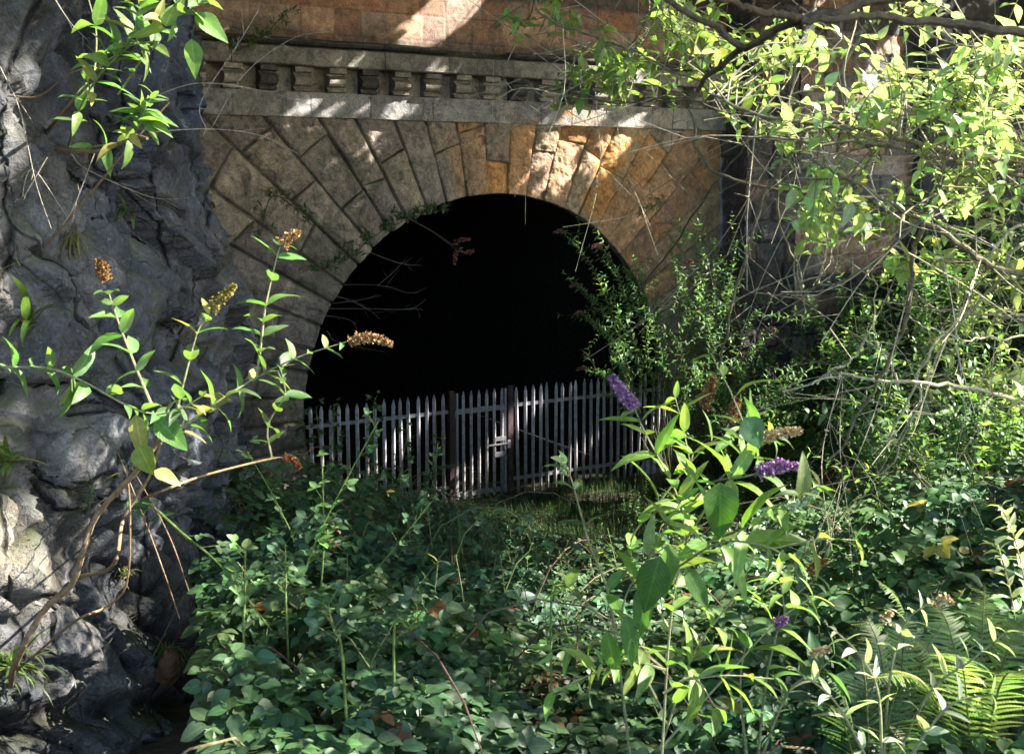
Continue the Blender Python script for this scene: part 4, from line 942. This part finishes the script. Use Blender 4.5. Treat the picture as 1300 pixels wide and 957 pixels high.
wall_shrub('tuft of leaves growing on the cornice near the rock', [(300, 65), (330, 50), (360, 20)], 16.6, 64, n=16, L=0.14, spread_px=22, col=(0.08, 0.15, 0.05))

# big buddleia bushes between the fence end and the pier
def bush(label, base, tips, seed, L=0.13, col=(0.10, 0.19, 0.075), group='buddleia bushes around the right end of the fence', side=4, heads=(), rs=1.0, wrb=0.17):
    rg = np.random.default_rng(seed); b = np.array(base, float); b[2] = float(ground(b[0], b[1])); t = thing('buddleia_bush', label, 'bush', b, group)
    T = MB(); Lv = Leaves()
    tips = list(tips) + [(x + rg.normal(0, 22), y + abs(rg.normal(0, 40)), d + rg.normal(0, 0.3)) for x, y, d in tips if rg.random() < (0.25 if seed in (71, 72) else 1)]
    for x, y, d in tips:
        T.c = np.array([0.10, 0.11, 0.05]) * rg.uniform(0.7, 1.2); e = at(x, y, d); h = np.linalg.norm(e - b)
        m1 = b + (e - b) * 0.4 + [rg.normal(0, .1), rg.normal(0, .1), 0.12 * h]; path = [b + rg.normal(0, 0.12, 3) * [1, 1, 0], m1, b + (e - b) * 0.75 + [0, 0, 0.10 * h], e]
        pts = shoot(T, Lv, path, 0.011 * rs, 0.004 * rs, int(h * 10), L, wrb, 'lance2', col, rng=rg, n=20, start=0.3, sides=5)
        for _ in range(side):
            k = rg.integers(6, 18); dr = nrm(nrm(pts[k + 1] - pts[k]) * 0.7 + rg.normal(0, 0.6, 3) + UPV * 0.3); ln = rg.uniform(0.35, 0.9)
            shoot(T, Lv, [pts[k], pts[k] + dr * ln * .5 + UPV * 0.03, pts[k] + dr * ln], 0.004 * rs, 0.002 * rs, int(ln * 13), L * 0.9, wrb, 'lance2', col, rng=rg, n=7, sides=4)
    T.build('stems', M_bark, t); Lv.build('foliage', M_leafd, t)
    for x, y, d in heads: 
        e = at(x, y, d); panicle([e, e + [-0.08, 0, 0.05], e + [-0.2, 0, 0.02]], 0.035, 160, [(0.20, 0.11, 0.10), (0.12, 0.08, 0.05)], 'seed_spike', t, rg, size=0.02)
    return t
p0 = onwall(855, 600, -1.3)
bush('bushy green buddleia with arching stems overhanging the right side of the dark arch', p0,
    [(716, 297, 19.0), (764, 315, 19.2), (790, 335, 19.4), (736, 365, 19), (742, 400, 19), (780, 400, 19.3), (745, 470, 19), (775, 455, 19), (810, 350, 20), (830, 400, 20)], 71, L=0.15, heads=[(716, 297, 19), (736, 365, 19), (742, 400, 19), (764, 315, 19.2), (745, 470, 19)], side=6)
bush('tall leafy buddleia standing in front of the rough stone pier', onwall(905, 600, -2.2),
    [(850, 318, 19.5), (880, 290, 20), (905, 300, 20), (935, 300, 20), (930, 350, 20), (960, 390, 20), (870, 370, 19.5), (850, 420, 19), (900, 400, 19), (960, 440, 19.5), (880, 460, 19), (835, 460, 19)], 72, L=0.15, side=8, heads=[(880, 335, 19.5), (985, 420, 19)])
bush('lower spreading buddleia at the foot of the pier', onwall(960, 610, -3.0), [(900, 480, 18), (940, 470, 18), (980, 450, 18.5), (1000, 490, 18), (1020, 440, 18.5), (910, 540, 17.5), (960, 520, 17.5), (1030, 500, 18), (860, 520, 18)], 73, L=0.15, side=8)
def at_bank(px, d):
    p = at(px, 500, d); return np.array([p[0], p[1], 0.])
bush('rounded bush on the bank below the mixed red and black wall', at_bank(1080, 18), [(1040, 400, 18), (1080, 380, 18.5), (1110, 400, 18), (1060, 450, 17.5), (1130, 440, 18), (1100, 470, 17)], 74, L=0.17, side=7, wrb=0.24, col=(0.09, 0.17, 0.065))
bush('leafy bush high on the bank in front of the black wing wall', at_bank(1210, 17), [(1160, 350, 17), (1200, 320, 17.5), (1240, 340, 17), (1180, 400, 16.5), (1270, 380, 17), (1230, 420, 16), (1300, 340, 17)], 75, L=0.17, side=7, wrb=0.24, col=(0.09, 0.17, 0.065))
bush('loose bush on the right-hand bank amid the bare twigs', at_bank(1150, 12), [(1100, 520, 12), (1150, 500, 12), (1200, 520, 12), (1120, 570, 11.5), (1190, 570, 11.5)], 76, L=0.13, side=6, rs=0.6, wrb=0.26, col=(0.10, 0.19, 0.06))
bush('leafy bush at the right edge of the view below the sunlit boughs', at_bank(1290, 10), [(1230, 470, 10), (1270, 450, 10), (1310, 470, 10), (1250, 530, 9.5), (1300, 560, 9.5), (1210, 560, 10)], 77, L=0.11, side=6, rs=0.6, wrb=0.26, col=(0.11, 0.2, 0.06))

bush('pale shrub coloured as if sunlit, low on the right edge, in front of the bank', at_bank(1270, 6.5), [(1150, 545, 6.8), (1195, 600, 6.5), (1240, 560, 6.5), (1290, 520, 6.5), (1120, 640, 6.8), (1240, 640, 6.3), (1310, 590, 6.3)], 78, L=0.085, side=4, rs=0.5, wrb=0.27, col=(0.17, 0.28, 0.09))  # leaf colour lightened so the shrub reads as sunlit
bush('airy light green shrub amid the bare twigs below the mixed stone wall', at_bank(1160, 9.5), [(1080, 430, 9.5), (1120, 390, 9.5), (1170, 400, 9.5), (1060, 500, 9.5), (1210, 440, 9.3), (1140, 460, 9.3)], 79, L=0.115, side=4, rs=0.5, wrb=0.25, col=(0.13, 0.24, 0.08))

# ---- trees leaning in from the right
def tree(label, trunk_px, d, limbs, leafspots, seed, trunk_r=0.06, L=0.085, col=(0.11, 0.19, 0.035), wr=0.24, ltw=0.4, ntw=0, name='overhanging_tree', kind='lance2', stemc=(0.10, 0.085, 0.05), twig_r=0.0022):
    rg = np.random.default_rng(seed); tb = at(trunk_px, 480, d); b = np.array([tb[0], tb[1], float(ground(tb[0], tb[1]))])
    t = thing(name, label, 'tree', b, 'trees leaning in from the right'); T = MB(); T.c = stemc
    top = at(trunk_px + 20, -300, d); T.tube(spline([b, (b + top) / 2 + [0.1, 0.05, 0], top], 16), trunk_r, trunk_r * 0.4, 10); T.build('trunk', M_bark, t)
    T = MB(); allp = []
    for pts, dd, r0, r1 in limbs:
        T.c = np.array(stemc) * rg.uniform(0.7, 1.5); P0 = P_(pts, dd)
        wob_ = spline(P0, 40); n_ = len(wob_); wob_[1:-1] += np.cumsum(rg.normal(0, 1, (n_ - 2, 3)), 0) * 0.0012 * np.mean(dd)
        T.tube(wob_, r0, r1, 8); allp.append(wob_)
        for _ in range(int(5)):   # knobbly buds and snags
            k = rg.integers(3, 36); T.tube([wob_[k], wob_[k] + nrm(rg.normal(0, 1, 3)) * r0 * 2.5], r0 * 0.4, r0 * 0.2, 5)
    T.build('boughs', M_bark, t)
    T = MB(); Lv = Leaves(); A = np.vstack(allp)
    for (cx, cy, rx, ry, dlo, dhi, n_) in leafspots:
        for _ in range(n_):
            q = rg.normal(0, 0.5, 2); d2 = rg.uniform(dlo, dhi); c = at(cx + q[0] * rx, cy + q[1] * ry, d2)
            dist = np.linalg.norm(A - c, axis=1); src = A[np.argmin(dist + rg.random(len(A)) * 0.25)]
            T.c = np.array([0.17, 0.15, 0.09]) * rg.uniform(0.7, 1.5)
            v = nrm(c - src + rg.normal(0, 0.1, 3)); st = c - v * ltw * rg.uniform(0.5, 1)
            if np.linalg.norm(c - src) > 0.15:
                T.tube(spline([src, src + (st - src) * 0.6 + rg.normal(0, 0.03, 3), st], 7), twig_r * 1.3, twig_r, 4)
            shoot(T, Lv, [st, (st + c) / 2 + [0, 0, 0.02], c + [0, 0, -0.03]], twig_r, twig_r * 0.5, rg.integers(3, 6), L * rg.uniform(0.8, 1.2), wr, kind, col, rng=rg, n=8, start=0.25, sides=4, yellow=0.02, upbias=1.0, droop=(0.3, 1.0))
    for _ in range(ntw):
        P0 = allp[rg.integers(len(allp))]; k = rg.integers(4, 36); dr = nrm(rg.normal(0, 1, 3) + nrm(P0[min(k + 3, 39)] - P0[k]) * 0.8); ln = rg.uniform(0.2, 0.9) * d / 4
        T.c = np.array([0.27, 0.24, 0.16]) * rg.uniform(0.5, 1.5)
        e = P0[k] + dr * ln; mid = (P0[k] + e) / 2 + rg.normal(0, 0.08, 3) * ln; pts = spline([P0[k], mid, e], 10); T.tube(pts, twig_r, twig_r * 0.4, 4)
        for _ in range(2):
            j = rg.integers(3, 9); T.tube([pts[j], pts[j] + nrm(dr + rg.normal(0, .8, 3)) * ln * 0.3], twig_r * 0.6, twig_r * 0.3, 4)
    T.build('twigs', M_bark, t)
    if Lv.d: Lv.build('foliage', M_leaft, t)
    return t
tree('nearest tree at the right, its thick dark bough crossing the top right corner', 1520, 2.2,
    [([(1500, -60), (1300, -22), (1180, -6), (1090, 6), (1023, 27), (947, 60), (905, 95), (878, 128)], [2.2, 2.0, 1.9, 1.9, 1.9, 2.0, 2.1, 2.2], 0.012, 0.004),
     ([(947, 60), (900, 30), (855, 0), (800, -40)], [2.0, 2.0, 2.0, 2.0], 0.007, 0.004),
     ([(1500, 60), (1300, 45), (1192, 27), (1080, 21), (1023, 27)], [2.1, 1.9, 1.9, 1.9, 1.9], 0.009, 0.006),
     ([(1012, 28), (1000, 0), (985, -40)], 1.9, 0.007, 0.006),
     ([(1023, 27), (960, 10), (900, -8)], [1.9, 1.8, 1.7], 0.007, 0.005)],
    [], 81, ntw=0, stemc=(0.075, 0.055, 0.03))
tree('tree at the right whose long thin boughs slope down to the right under sunlit leaves', 1480, 3.8,
    [([(1460, 190), (1300, 197), (1253, 194), (1177, 172), (1102, 151), (968, 124), (900, 95)], [3.8, 3.4, 3.3, 3.3, 3.3, 3.4, 3.5], 0.014, 0.004),
     ([(1460, 290), (1300, 233), (1200, 212), (1102, 194), (1026, 194), (940, 180)], [3.8, 3.4, 3.3, 3.2, 3.2, 3.2], 0.008, 0.003),
     ([(1460, 370), (1300, 345), (1240, 325), (1171, 285), (1100, 235), (1029, 203)], [3.8, 3.4, 3.3, 3.2, 3.1, 3.1], 0.012, 0.004),
     ([(1171, 285), (1165, 289), (1095, 343), (1040, 372), (985, 386)], [3.2, 3.2, 3.3, 3.4, 3.5], 0.006, 0.003),
     ([(1171, 285), (1158, 343), (1145, 410), (1120, 468), (1085, 530), (1050, 585)], [3.2, 3.3, 3.4, 3.5, 3.6, 3.7], 0.008, 0.004),
     ([(1171, 285), (1185, 250), (1195, 210), (1235, 150), (1300, 60)], [3.2, 3.2, 3.2, 3.2, 3.2], 0.006, 0.004)],
    [(1170, 100, 60, 36, 2.9, 4.0, 26), (1110, 135, 50, 22, 3, 4, 16), (1250, 110, 40, 36, 2.9, 4.0, 22), (1050, 262, 60, 18, 3.0, 4, 30), (1225, 245, 50, 26, 2.9, 4, 22), (1270, 180, 30, 26, 2.9, 4, 14), (1285, 60, 24, 40, 2.8, 3.6, 12), (1010, 50, 50, 30, 3.4, 4.6, 14), (1140, 12, 50, 18, 3, 4, 10), (1000, 150, 60, 20, 3.1, 3.6, 6), (1180, 320, 60, 20, 3.2, 3.8, 10), (1400, 180, 40, 120, 3.0, 4.2, 30)], 82, ntw=46, L=0.070, col=(0.30, 0.41, 0.17), wr=0.27, ltw=0.28)
tree('slender tree at the right with upright diagonal stems crossing the red parapet', 1440, 4.6,
    [([(1440, 330), (1200, 260), (1000, 250), (905, 215), (880, 135)], [4.6, 4.3, 4.2, 4.2, 4.2], 0.010, 0.004),
     ([(1100, 30), (1090, 48), (1026, 164), (965, 260), (930, 400), (915, 470)], [4.0, 4.0, 4.0, 4.1, 4.2, 4.3], 0.009, 0.004),
     ([(1040, -10), (1010, 60), (990, 160), (975, 270), (1000, 350), (1010, 400)], [4.2] * 6, 0.006, 0.004),
     ([(1000, -20), (985, 70), (945, 180), (880, 270), (800, 380)], [4.4, 4.4, 4.4, 4.6, 5.0], 0.007, 0.003),
     ([(680, -20), (700, 25), (770, 55), (840, 85), (900, 118)], [4.6, 4.6, 4.5, 4.4, 4.3], 0.005, 0.004),
     ([(640, 115), (720, 108), (790, 122), (850, 112), (905, 85)], [4.8, 4.7, 4.6, 4.5, 4.4], 0.004, 0.004), ([(720, 122), (800, 130), (880, 136), (960, 150), (1060, 165), (1300, 180)], [4.5] * 6, 0.003, 0.005),
     ([(830, -20), (860, 40), (880, 80), (893, 105)], 4.4, 0.003, 0.004), ([(800, -20), (770, 35), (745, 75), (725, 120)], 4.6, 0.004, 0.002), ([(840, -20), (820, 50), (800, 105)], 4.6, 0.003, 0.0015)],
    [(810, 80, 60, 36, 4.4, 5.6, 22), (770, 100, 40, 30, 4.6, 5.4, 14), (880, 60, 50, 50, 4.4, 5.4, 18), (940, 90, 50, 40, 4.4, 5.4, 20), (720, 20, 50, 20, 4.6, 5.4, 8), (860, 15, 60, 20, 4.4, 5.2, 10), (960, 150, 40, 20, 3.9, 4.4, 5), (1080, 290, 60, 20, 4, 4.6, 8)], 83, ntw=34, L=0.085, col=(0.19, 0.28, 0.08), wr=0.25, ltw=0.3, trunk_r=0.05)
tree('half-dead tree at the right edge, a pale bare bough running level below the sunlit leaves', 1450, 4.2,
    [([(1450, 530), (1300, 512), (1230, 500), (1158, 493), (1075, 488), (1039, 488), (995, 497)], [4.2, 3.8, 3.7, 3.6, 3.6, 3.6, 3.6], 0.008, 0.003),
     ([(1037, 487), (1061, 468), (1090, 452), (1105, 430)], [3.6] * 4, 0.004, 0.002), ([(1140, 493), (1112, 440), (1106, 380), (1100, 345)], [3.6, 3.6, 3.7, 3.8], 0.004, 0.002),
     ([(1450, 400), (1300, 398), (1240, 396), (1180, 380), (1150, 350)], [4.2, 3.8, 3.7, 3.6, 3.6], 0.006, 0.003), ([(1450, 300), (1300, 280), (1240, 380), (1180, 460), (1130, 560)], [4.2, 3.8, 3.8, 3.8, 4.0], 0.006, 0.004),
     ([(1450, 350), (1300, 305), (1250, 360), (1190, 430), (1155, 500), (1120, 600)], [4.2, 3.6, 3.6, 3.6, 3.6, 3.7], 0.007, 0.003), ([(1450, 420), (1300, 430), (1250, 428), (1190, 410), (1150, 390)], [4.2, 3.7, 3.6, 3.6, 3.6], 0.004, 0.002)],
    [(1270, 330, 30, 30, 3.4, 4, 12), (1230, 390, 40, 24, 3.6, 4.2, 12), (1250, 480, 40, 16, 3.6, 4.2, 16), (1190, 440, 50, 20, 3.8, 4.4, 8)], 84, ntw=44, L=0.06, twig_r=0.0015, stemc=(0.30, 0.27, 0.17), trunk_r=0.045, col=(0.28, 0.36, 0.14))

# ---- ferns and pale weeds at the lower right
def fern(label, base_px, d, fronds, seed, col=(0.20, 0.30, 0.09)):  # default frond colour brightened in place of direct sun
    rg = np.random.default_rng(seed); b = at(*base_px, d); b[2] = min(b[2], float(ground(b[0], b[1])) + 0.3); t = thing('fern', label, 'fern', b, 'ferns on the sunlit right-hand bank')
    for x, y, dd in fronds:
        e = at(x, y, dd); ln = np.linalg.norm(e - b); path = spline([b, b + (e - b) * 0.5 + [0, 0, 0.28 * ln], e + [0, 0, 0.02]], 44); T = MB(); T.c = (0.14, 0.14, 0.05); T.tube(path, 0.003, 0.001, 5); Lv = Leaves()
        for i in range(6, 43):
            tq = i / 43; tan = nrm(path[min(i + 1, 43)] - path[i - 1]); side = nrm(np.cross(tan, UPV)); nn = nrm(np.cross(side, tan)); pl = 0.19 * ln * np.sin(pi * min(1, tq * 0.93 + 0.07)) ** 0.8 * (1.05 - 0.5 * tq)
            for sg in (-1, 1):
                dr = nrm(side * sg + tan * rg.uniform(0.3, 0.45) + rg.normal(0, 0.06, 3))
                Lv.add('pinna', path[i], dr, nrm(nn + rg.normal(0, 0.12, 3)), pl * rg.uniform(0.9, 1.1), 0.085, rg.uniform(0.3, 0.8), 0.1, greens(1, col, 0.25, 0.01, 0, rg))
        st = Lv.build('frond', M_leaft, t); T.build('midrib', M_bark, st)
    return t
fern('fern with arching fronds in the bottom right corner', (1240, 930), 3.0, [(1130, 800, 3.0), (1180, 760, 3.2), (1250, 750, 3.3), (1310, 780, 3.1), (1100, 870, 2.8), (1300, 860, 2.7), (1200, 840, 2.7)], 91)
fern('fern with spreading fronds behind the one in the corner', (1180, 860), 3.8, [(1110, 740, 3.8), (1170, 725, 4.0), (1240, 740, 4.0), (1080, 800, 3.6), (1290, 790, 3.9)], 92)
fern('front fern coloured pale as if sunlit, left of the one in the bottom right corner', (1140, 900), 3.0, [(1060, 825, 3.0), (1100, 790, 3.1), (1150, 785, 3.1), (1195, 800, 3.1), (1225, 850, 2.9)], 94, col=(0.30, 0.38, 0.17))  # sunlight put into this paler frond colour
fern('darker fern low under the pale weeds near the bottom of the view', (1110, 960), 2.8, [(1040, 850, 2.8), (1090, 830, 2.9), (1150, 860, 2.9), (1020, 900, 2.6), (1160, 920, 2.6)], 93, col=(0.05, 0.10, 0.035))
PALE = (0.42, 0.47, 0.30)  # pale leaf tone, whitened further to stand in for strong sun
bud_plant('pale-leaved weed with broad leaves whitened as if sunlit in the lower right corner', gb(1150, 960, 2.7),
    [([(1120, 1000), (1115, 880), (1090, 830), (1060, 800)], 2.6), ([(1120, 1000), (1130, 860), (1150, 790), (1180, 765)], 2.7), ([(1120, 1000), (1180, 880), (1230, 840), (1280, 800)], 2.7), ([(1110, 980), (1060, 890), (1010, 850)], 2.6), ([(1130, 1000), (1200, 900), (1260, 880)], 2.5)],
    2.7, 0.085, 111, col=PALE, yellow=0.0, wr=0.15, npl=0.8, name='pale_weed', cat='weed', flowers=[([(1185, 770), (1198, 760), (1208, 766)], 2.75, 0.014, 200, STRAW, 'seed_head'), ([(1028, 830), (1042, 826), (1055, 824)], 2.6, 0.009, 220, STRAW, 'seed_head'), ([(1120, 790), (1126, 782), (1132, 778)], 2.8, 0.010, 120, STRAW, 'seed_head')])
bud_plant('pale sprig of narrow leaves at the right edge, halfway up the bank', gb(1290, 900, 3.4), [([(1300, 960), (1290, 800), (1275, 720), (1262, 690)], 3.4), ([(1330, 960), (1310, 790), (1290, 690), (1270, 640)], 3.5)], 3.4, 0.09, 112, col=PALE, yellow=0.0, name='pale_weed', cat='weed')
bud_plant('buddleia sapling with drooping grey-green leaves, low between the flowering one and the ferns', gb(985, 930, 2.9), [([(960, 980), (975, 850), (1000, 770), (1040, 730)], 2.9), ([(960, 980), (1000, 880), (1040, 850), (1060, 830)], 2.8), ([(950, 980), (940, 870), (950, 800)], 2.9)], 2.9, 0.11, 113, col=(0.07, 0.125, 0.06),
    flowers=[([(1026, 728), (1036, 718), (1048, 712)], 2.9, 0.013, 300, BROWN, 'seed_spike')])

# ---- tufts on the rock
def tuft(label, px, py, n, L, seed, hang=0.4, name='grass_tuft', w=0.03, col=(0.09, 0.15, 0.04), up=1.0, cat='grass tuft', kind='grass'):
    rg = np.random.default_rng(seed); d = rock_depth(px, py) - 0.01; p = at(px, py, d); Lv = Leaves(); az = rg.normal(0, 1, (n, 3)); a = nrm(az * [1, 1, 0.5] + UPV * up - FW * 0.5)
    out = nrm(np.cross(np.cross(a, UPV), a) + 1e-3); Lv.add(kind, p + rg.normal(0, 0.015, (n, 3)), a, out, L * rg.uniform(0.5, 1.2, n), w, rg.uniform(0.4, 1.6, n) * (1 + hang), 0.15, greens(n, col, 0.35, 0.06, 0.05, rg))
    o = Lv.build(name, M_leaft); tag(o, label, cat, 'tufts growing on the rock face'); return o
tuft('grass tuft on a brown soil clump near the foot of the rock', 212, 828, 70, 0.13, 1)
tuft('strap-leaved fern-like plant in a rock crack at the left, with one long upright blade', 40, 412, 16, 0.20, 2, w=0.07, kind='strap')
tuft('drooping tuft of dry grass under the overhang of the rock', 92, 298, 60, 0.13, 3, up=-0.8, col=(0.20, 0.19, 0.07))
tuft('spiky little tuft on the sunlit rib of the rock', 158, 728, 40, 0.06, 4, w=0.06, col=(0.17, 0.19, 0.08))
tuft('bright green fronds at the left edge of the rock', 8, 585, 26, 0.14, 5, w=0.09, kind='strap', col=(0.14, 0.22, 0.06))
tuft('grass tuft at the bottom left corner of the rock', 12, 850, 50, 0.22, 6)
tuft('small sprig in the rock above the crevice, near the portal stones', 165, 268, 14, 0.09, 7, w=0.1, kind='strap')
tuft('thin green tuft low in the dark crevice of the rock', 118, 480, 24, 0.09, 8)
for i, (x, y) in enumerate([(28, 330), (178, 440), (120, 620)]):
    tuft(['single upright grass blade on the rock shoulder at the left edge', 'few thin blades beside the dark crevice', 'thin blades on the lower rock under the woody stem'][i], x, y, 4 + i * 4, 0.14, 20 + i)
# soil clump
rg = np.random.default_rng(5); dcl = rock_depth(212, 850); c0 = at(214, 848, dcl); u = np.linspace(0, pi, 14); v = np.linspace(0, 2 * pi, 22); U_, V_ = np.meshgrid(u, v, indexing='ij')
r_ = 0.055 * (1 + 0.5 * fbm(U_ * 2, np.cos(V_) * 2 + 5, 3, 3)); Vx = np.stack([r_ * np.sin(U_) * np.cos(V_), r_ * np.sin(U_) * np.sin(V_), 1.3 * r_ * np.cos(U_)], -1) + c0
o = mesh_obj('soil_clump', Vx.reshape(-1, 3), grid_faces(14, 22), M_soil, col=np.tile([0.10, 0.055, 0.03], (14 * 22, 1)), smooth=True); tag(o, 'rounded brown clump of soil and roots stuck to the foot of the rock', 'soil clump')

# ---- shading trees whose crowns meet overhead, outside the view
def holes():  # gaps shaped into the unseen crowns so sun patches land on chosen spots
    H = [(at(200, 490, 3.1), .42), (at(160, 430, 3.1), .22), (at(340, 380, 3.2), .22), (at(460, 430, 3.2), .15), (at(200, 60, 3.7), .5), (at(182, 145, 3.7), .25), (at(260, 30, 3.6), .35), (at(150, 810, 3.9), .10),
         (at(930, 620, 2.5), .26), (at(1010, 640, 2.3), .16), (at(850, 560, 2.5), .10), (at(1150, 120, 3.5), .95), (at(1260, 250, 3.4), .6), (at(1060, 265, 3.4), .4), (at(960, 90, 4.6), .5), (at(1280, 60, 3.2), .6),
         (at(830, 70, 5), .22), (at(1150, 800, 2.9), .4), (at(1250, 830, 2.9), .5), (at(1230, 770, 3.6), .5), (at(1060, 840, 2.6), .3), (at(1080, 850, 2.6), .16), (at(1280, 660, 3.5), .2), (at(1200, 440, 3.7), .3), (at(1060, 480, 3.6), .15), (at(1270, 500, 3.8), .25),
         (onwall(742, 145, -.1), .36), (onwall(500, 138, -.1), .22), (onwall(768, 195), .30), (onwall(715, 215), .22), (onwall(462, 100, -.3), .12), (onwall(432, 95, -.3), .10), (onwall(690, 130), .2), (onwall(615, 565), .22), (onwall(700, 600), .22), (onwall(800, 560), .25),
         (onwall(870, 400, -2), .5), (onwall(940, 480, -2), .4), (at(1100, 560, 12), .4), (at(1240, 560, 10), .5), (at(60, 330, 4.0), .18), (at(30, 240, 3.9), .14), (at(30, 120, 4.2), .16), (at(20, 560, 3.6), .12), (at(60, 640, 3.7), .12), (at(110, 400, 4.5), .1), (at(150, 700, 4.3), .1), (onwall(1080, 120), .5), (onwall(1000, 60, -.4), .4), (onwall(560, 20), .4), (at(1010, 700, 6), .3), (at(780, 640, 15), .2), (at(620, 690, 9), .25)]
    rh = np.random.default_rng(99)
    for _ in range(100):
        H.append((at(rh.uniform(930, 1320), rh.uniform(380, 760), rh.uniform(4, 17)), rh.uniform(0.12, 0.42)))
    for _ in range(70):
        H.append((at(rh.uniform(740, 1300), rh.uniform(280, 560), rh.uniform(16, 20)), rh.uniform(0.15, 0.4)))
    for _ in range(5):
        H.append((at(rh.uniform(280, 900), rh.uniform(600, 850), rh.uniform(3, 10)), rh.uniform(0.05, 0.12)))
    return np.array([h[0] for h in H]), np.array([h[1] for h in H])
rc = np.random.default_rng(77)
n_ = 240000
X = rc.uniform(-9, 28, n_); Y = rc.uniform(-28, 1.5, n_); Z = 10.9 + 5.0 * rc.random(n_) ** 1.3
Pc = np.stack([X, Y, Z], -1)
cl = fbm(X * 0.55 + Z * 0.3, Y * 0.55, 3, 21)
ok = cl > -0.5 - 0.1 * rc.random(n_)
rel = Pc - CAM; dep = rel @ FW; qx = 650 + F * (rel @ RT) / np.maximum(dep, .01); qy = 434 - F * (rel @ UP) / np.maximum(dep, .01)
ok &= ~((dep > 0.1) & (qx > -120) & (qx < 1420) & (qy > -60))
HC, HR = holes()
for c, r in zip(HC, HR):
    w = Pc - c; al = w @ SUN; pd = np.linalg.norm(w - al[:, None] * SUN, axis=1); ok &= ~((pd < r + 0.05) & (al > 0))
Pc = Pc[ok]
trunks = [(11.5, 4.0), (15.0, 13.0), (5.5, -2.5), (20.0, 4.0)]
TX = np.array([[CAM[0] + s * RT[0] + d * FH[0], CAM[1] + s * RT[1] + d * FH[1]] for s, d in trunks])
own = np.argmin(((Pc[:, None, :2] - TX[None]) ** 2).sum(-1), 1)
labs = ['tall broadleaf tree beside the path on the right, its crown shading the thicket', 'tall broadleaf tree above the wing wall shading the arch', 'tall broadleaf tree just behind the viewpoint on the right', 'tall broadleaf tree furthest back on the right bank']
for i, (tx, ty) in enumerate(TX):
    zb = float(ground(tx, ty)); t = thing('tall_tree', labs[i], 'tree', (tx, ty, zb), 'tall trees shading the cutting'); m = MB(); m.c = (0.09, 0.075, 0.055)
    m.tube(spline([(tx, ty, zb - 0.2), (tx + .2, ty, 8), (tx, ty + .2, 14)], 16), 0.28, 0.09, 12); m.build('trunk', M_bark, t)
    mine = Pc[own == i]; m = MB(); m.c = (0.09, 0.075, 0.055)
    for q in mine[rc.integers(0, len(mine), 34)]:
        z0 = rc.uniform(9, 12.5); m.tube(spline([(tx, ty, z0), ((tx + q[0]) / 2, (ty + q[1]) / 2, z0 * 0.3 + q[2] * 0.7 + 0.4), q], 10), 0.035, 0.008, 5)
    m.build('limbs', M_bark, t)
    k = len(mine); Lv = Leaves(); Lv.add('tiny', mine, nrm(rc.normal(0, 1, (k, 3)) * [1, 1, 0.4]), nrm(rc.normal(0, .5, (k, 3)) + UPV), rc.uniform(0.16, 0.28, k), 0.62, 0.4, 0.1, greens(k, (0.07, 0.13, 0.035), 0.3))
    Lv.build('crown', M_leaft, t)
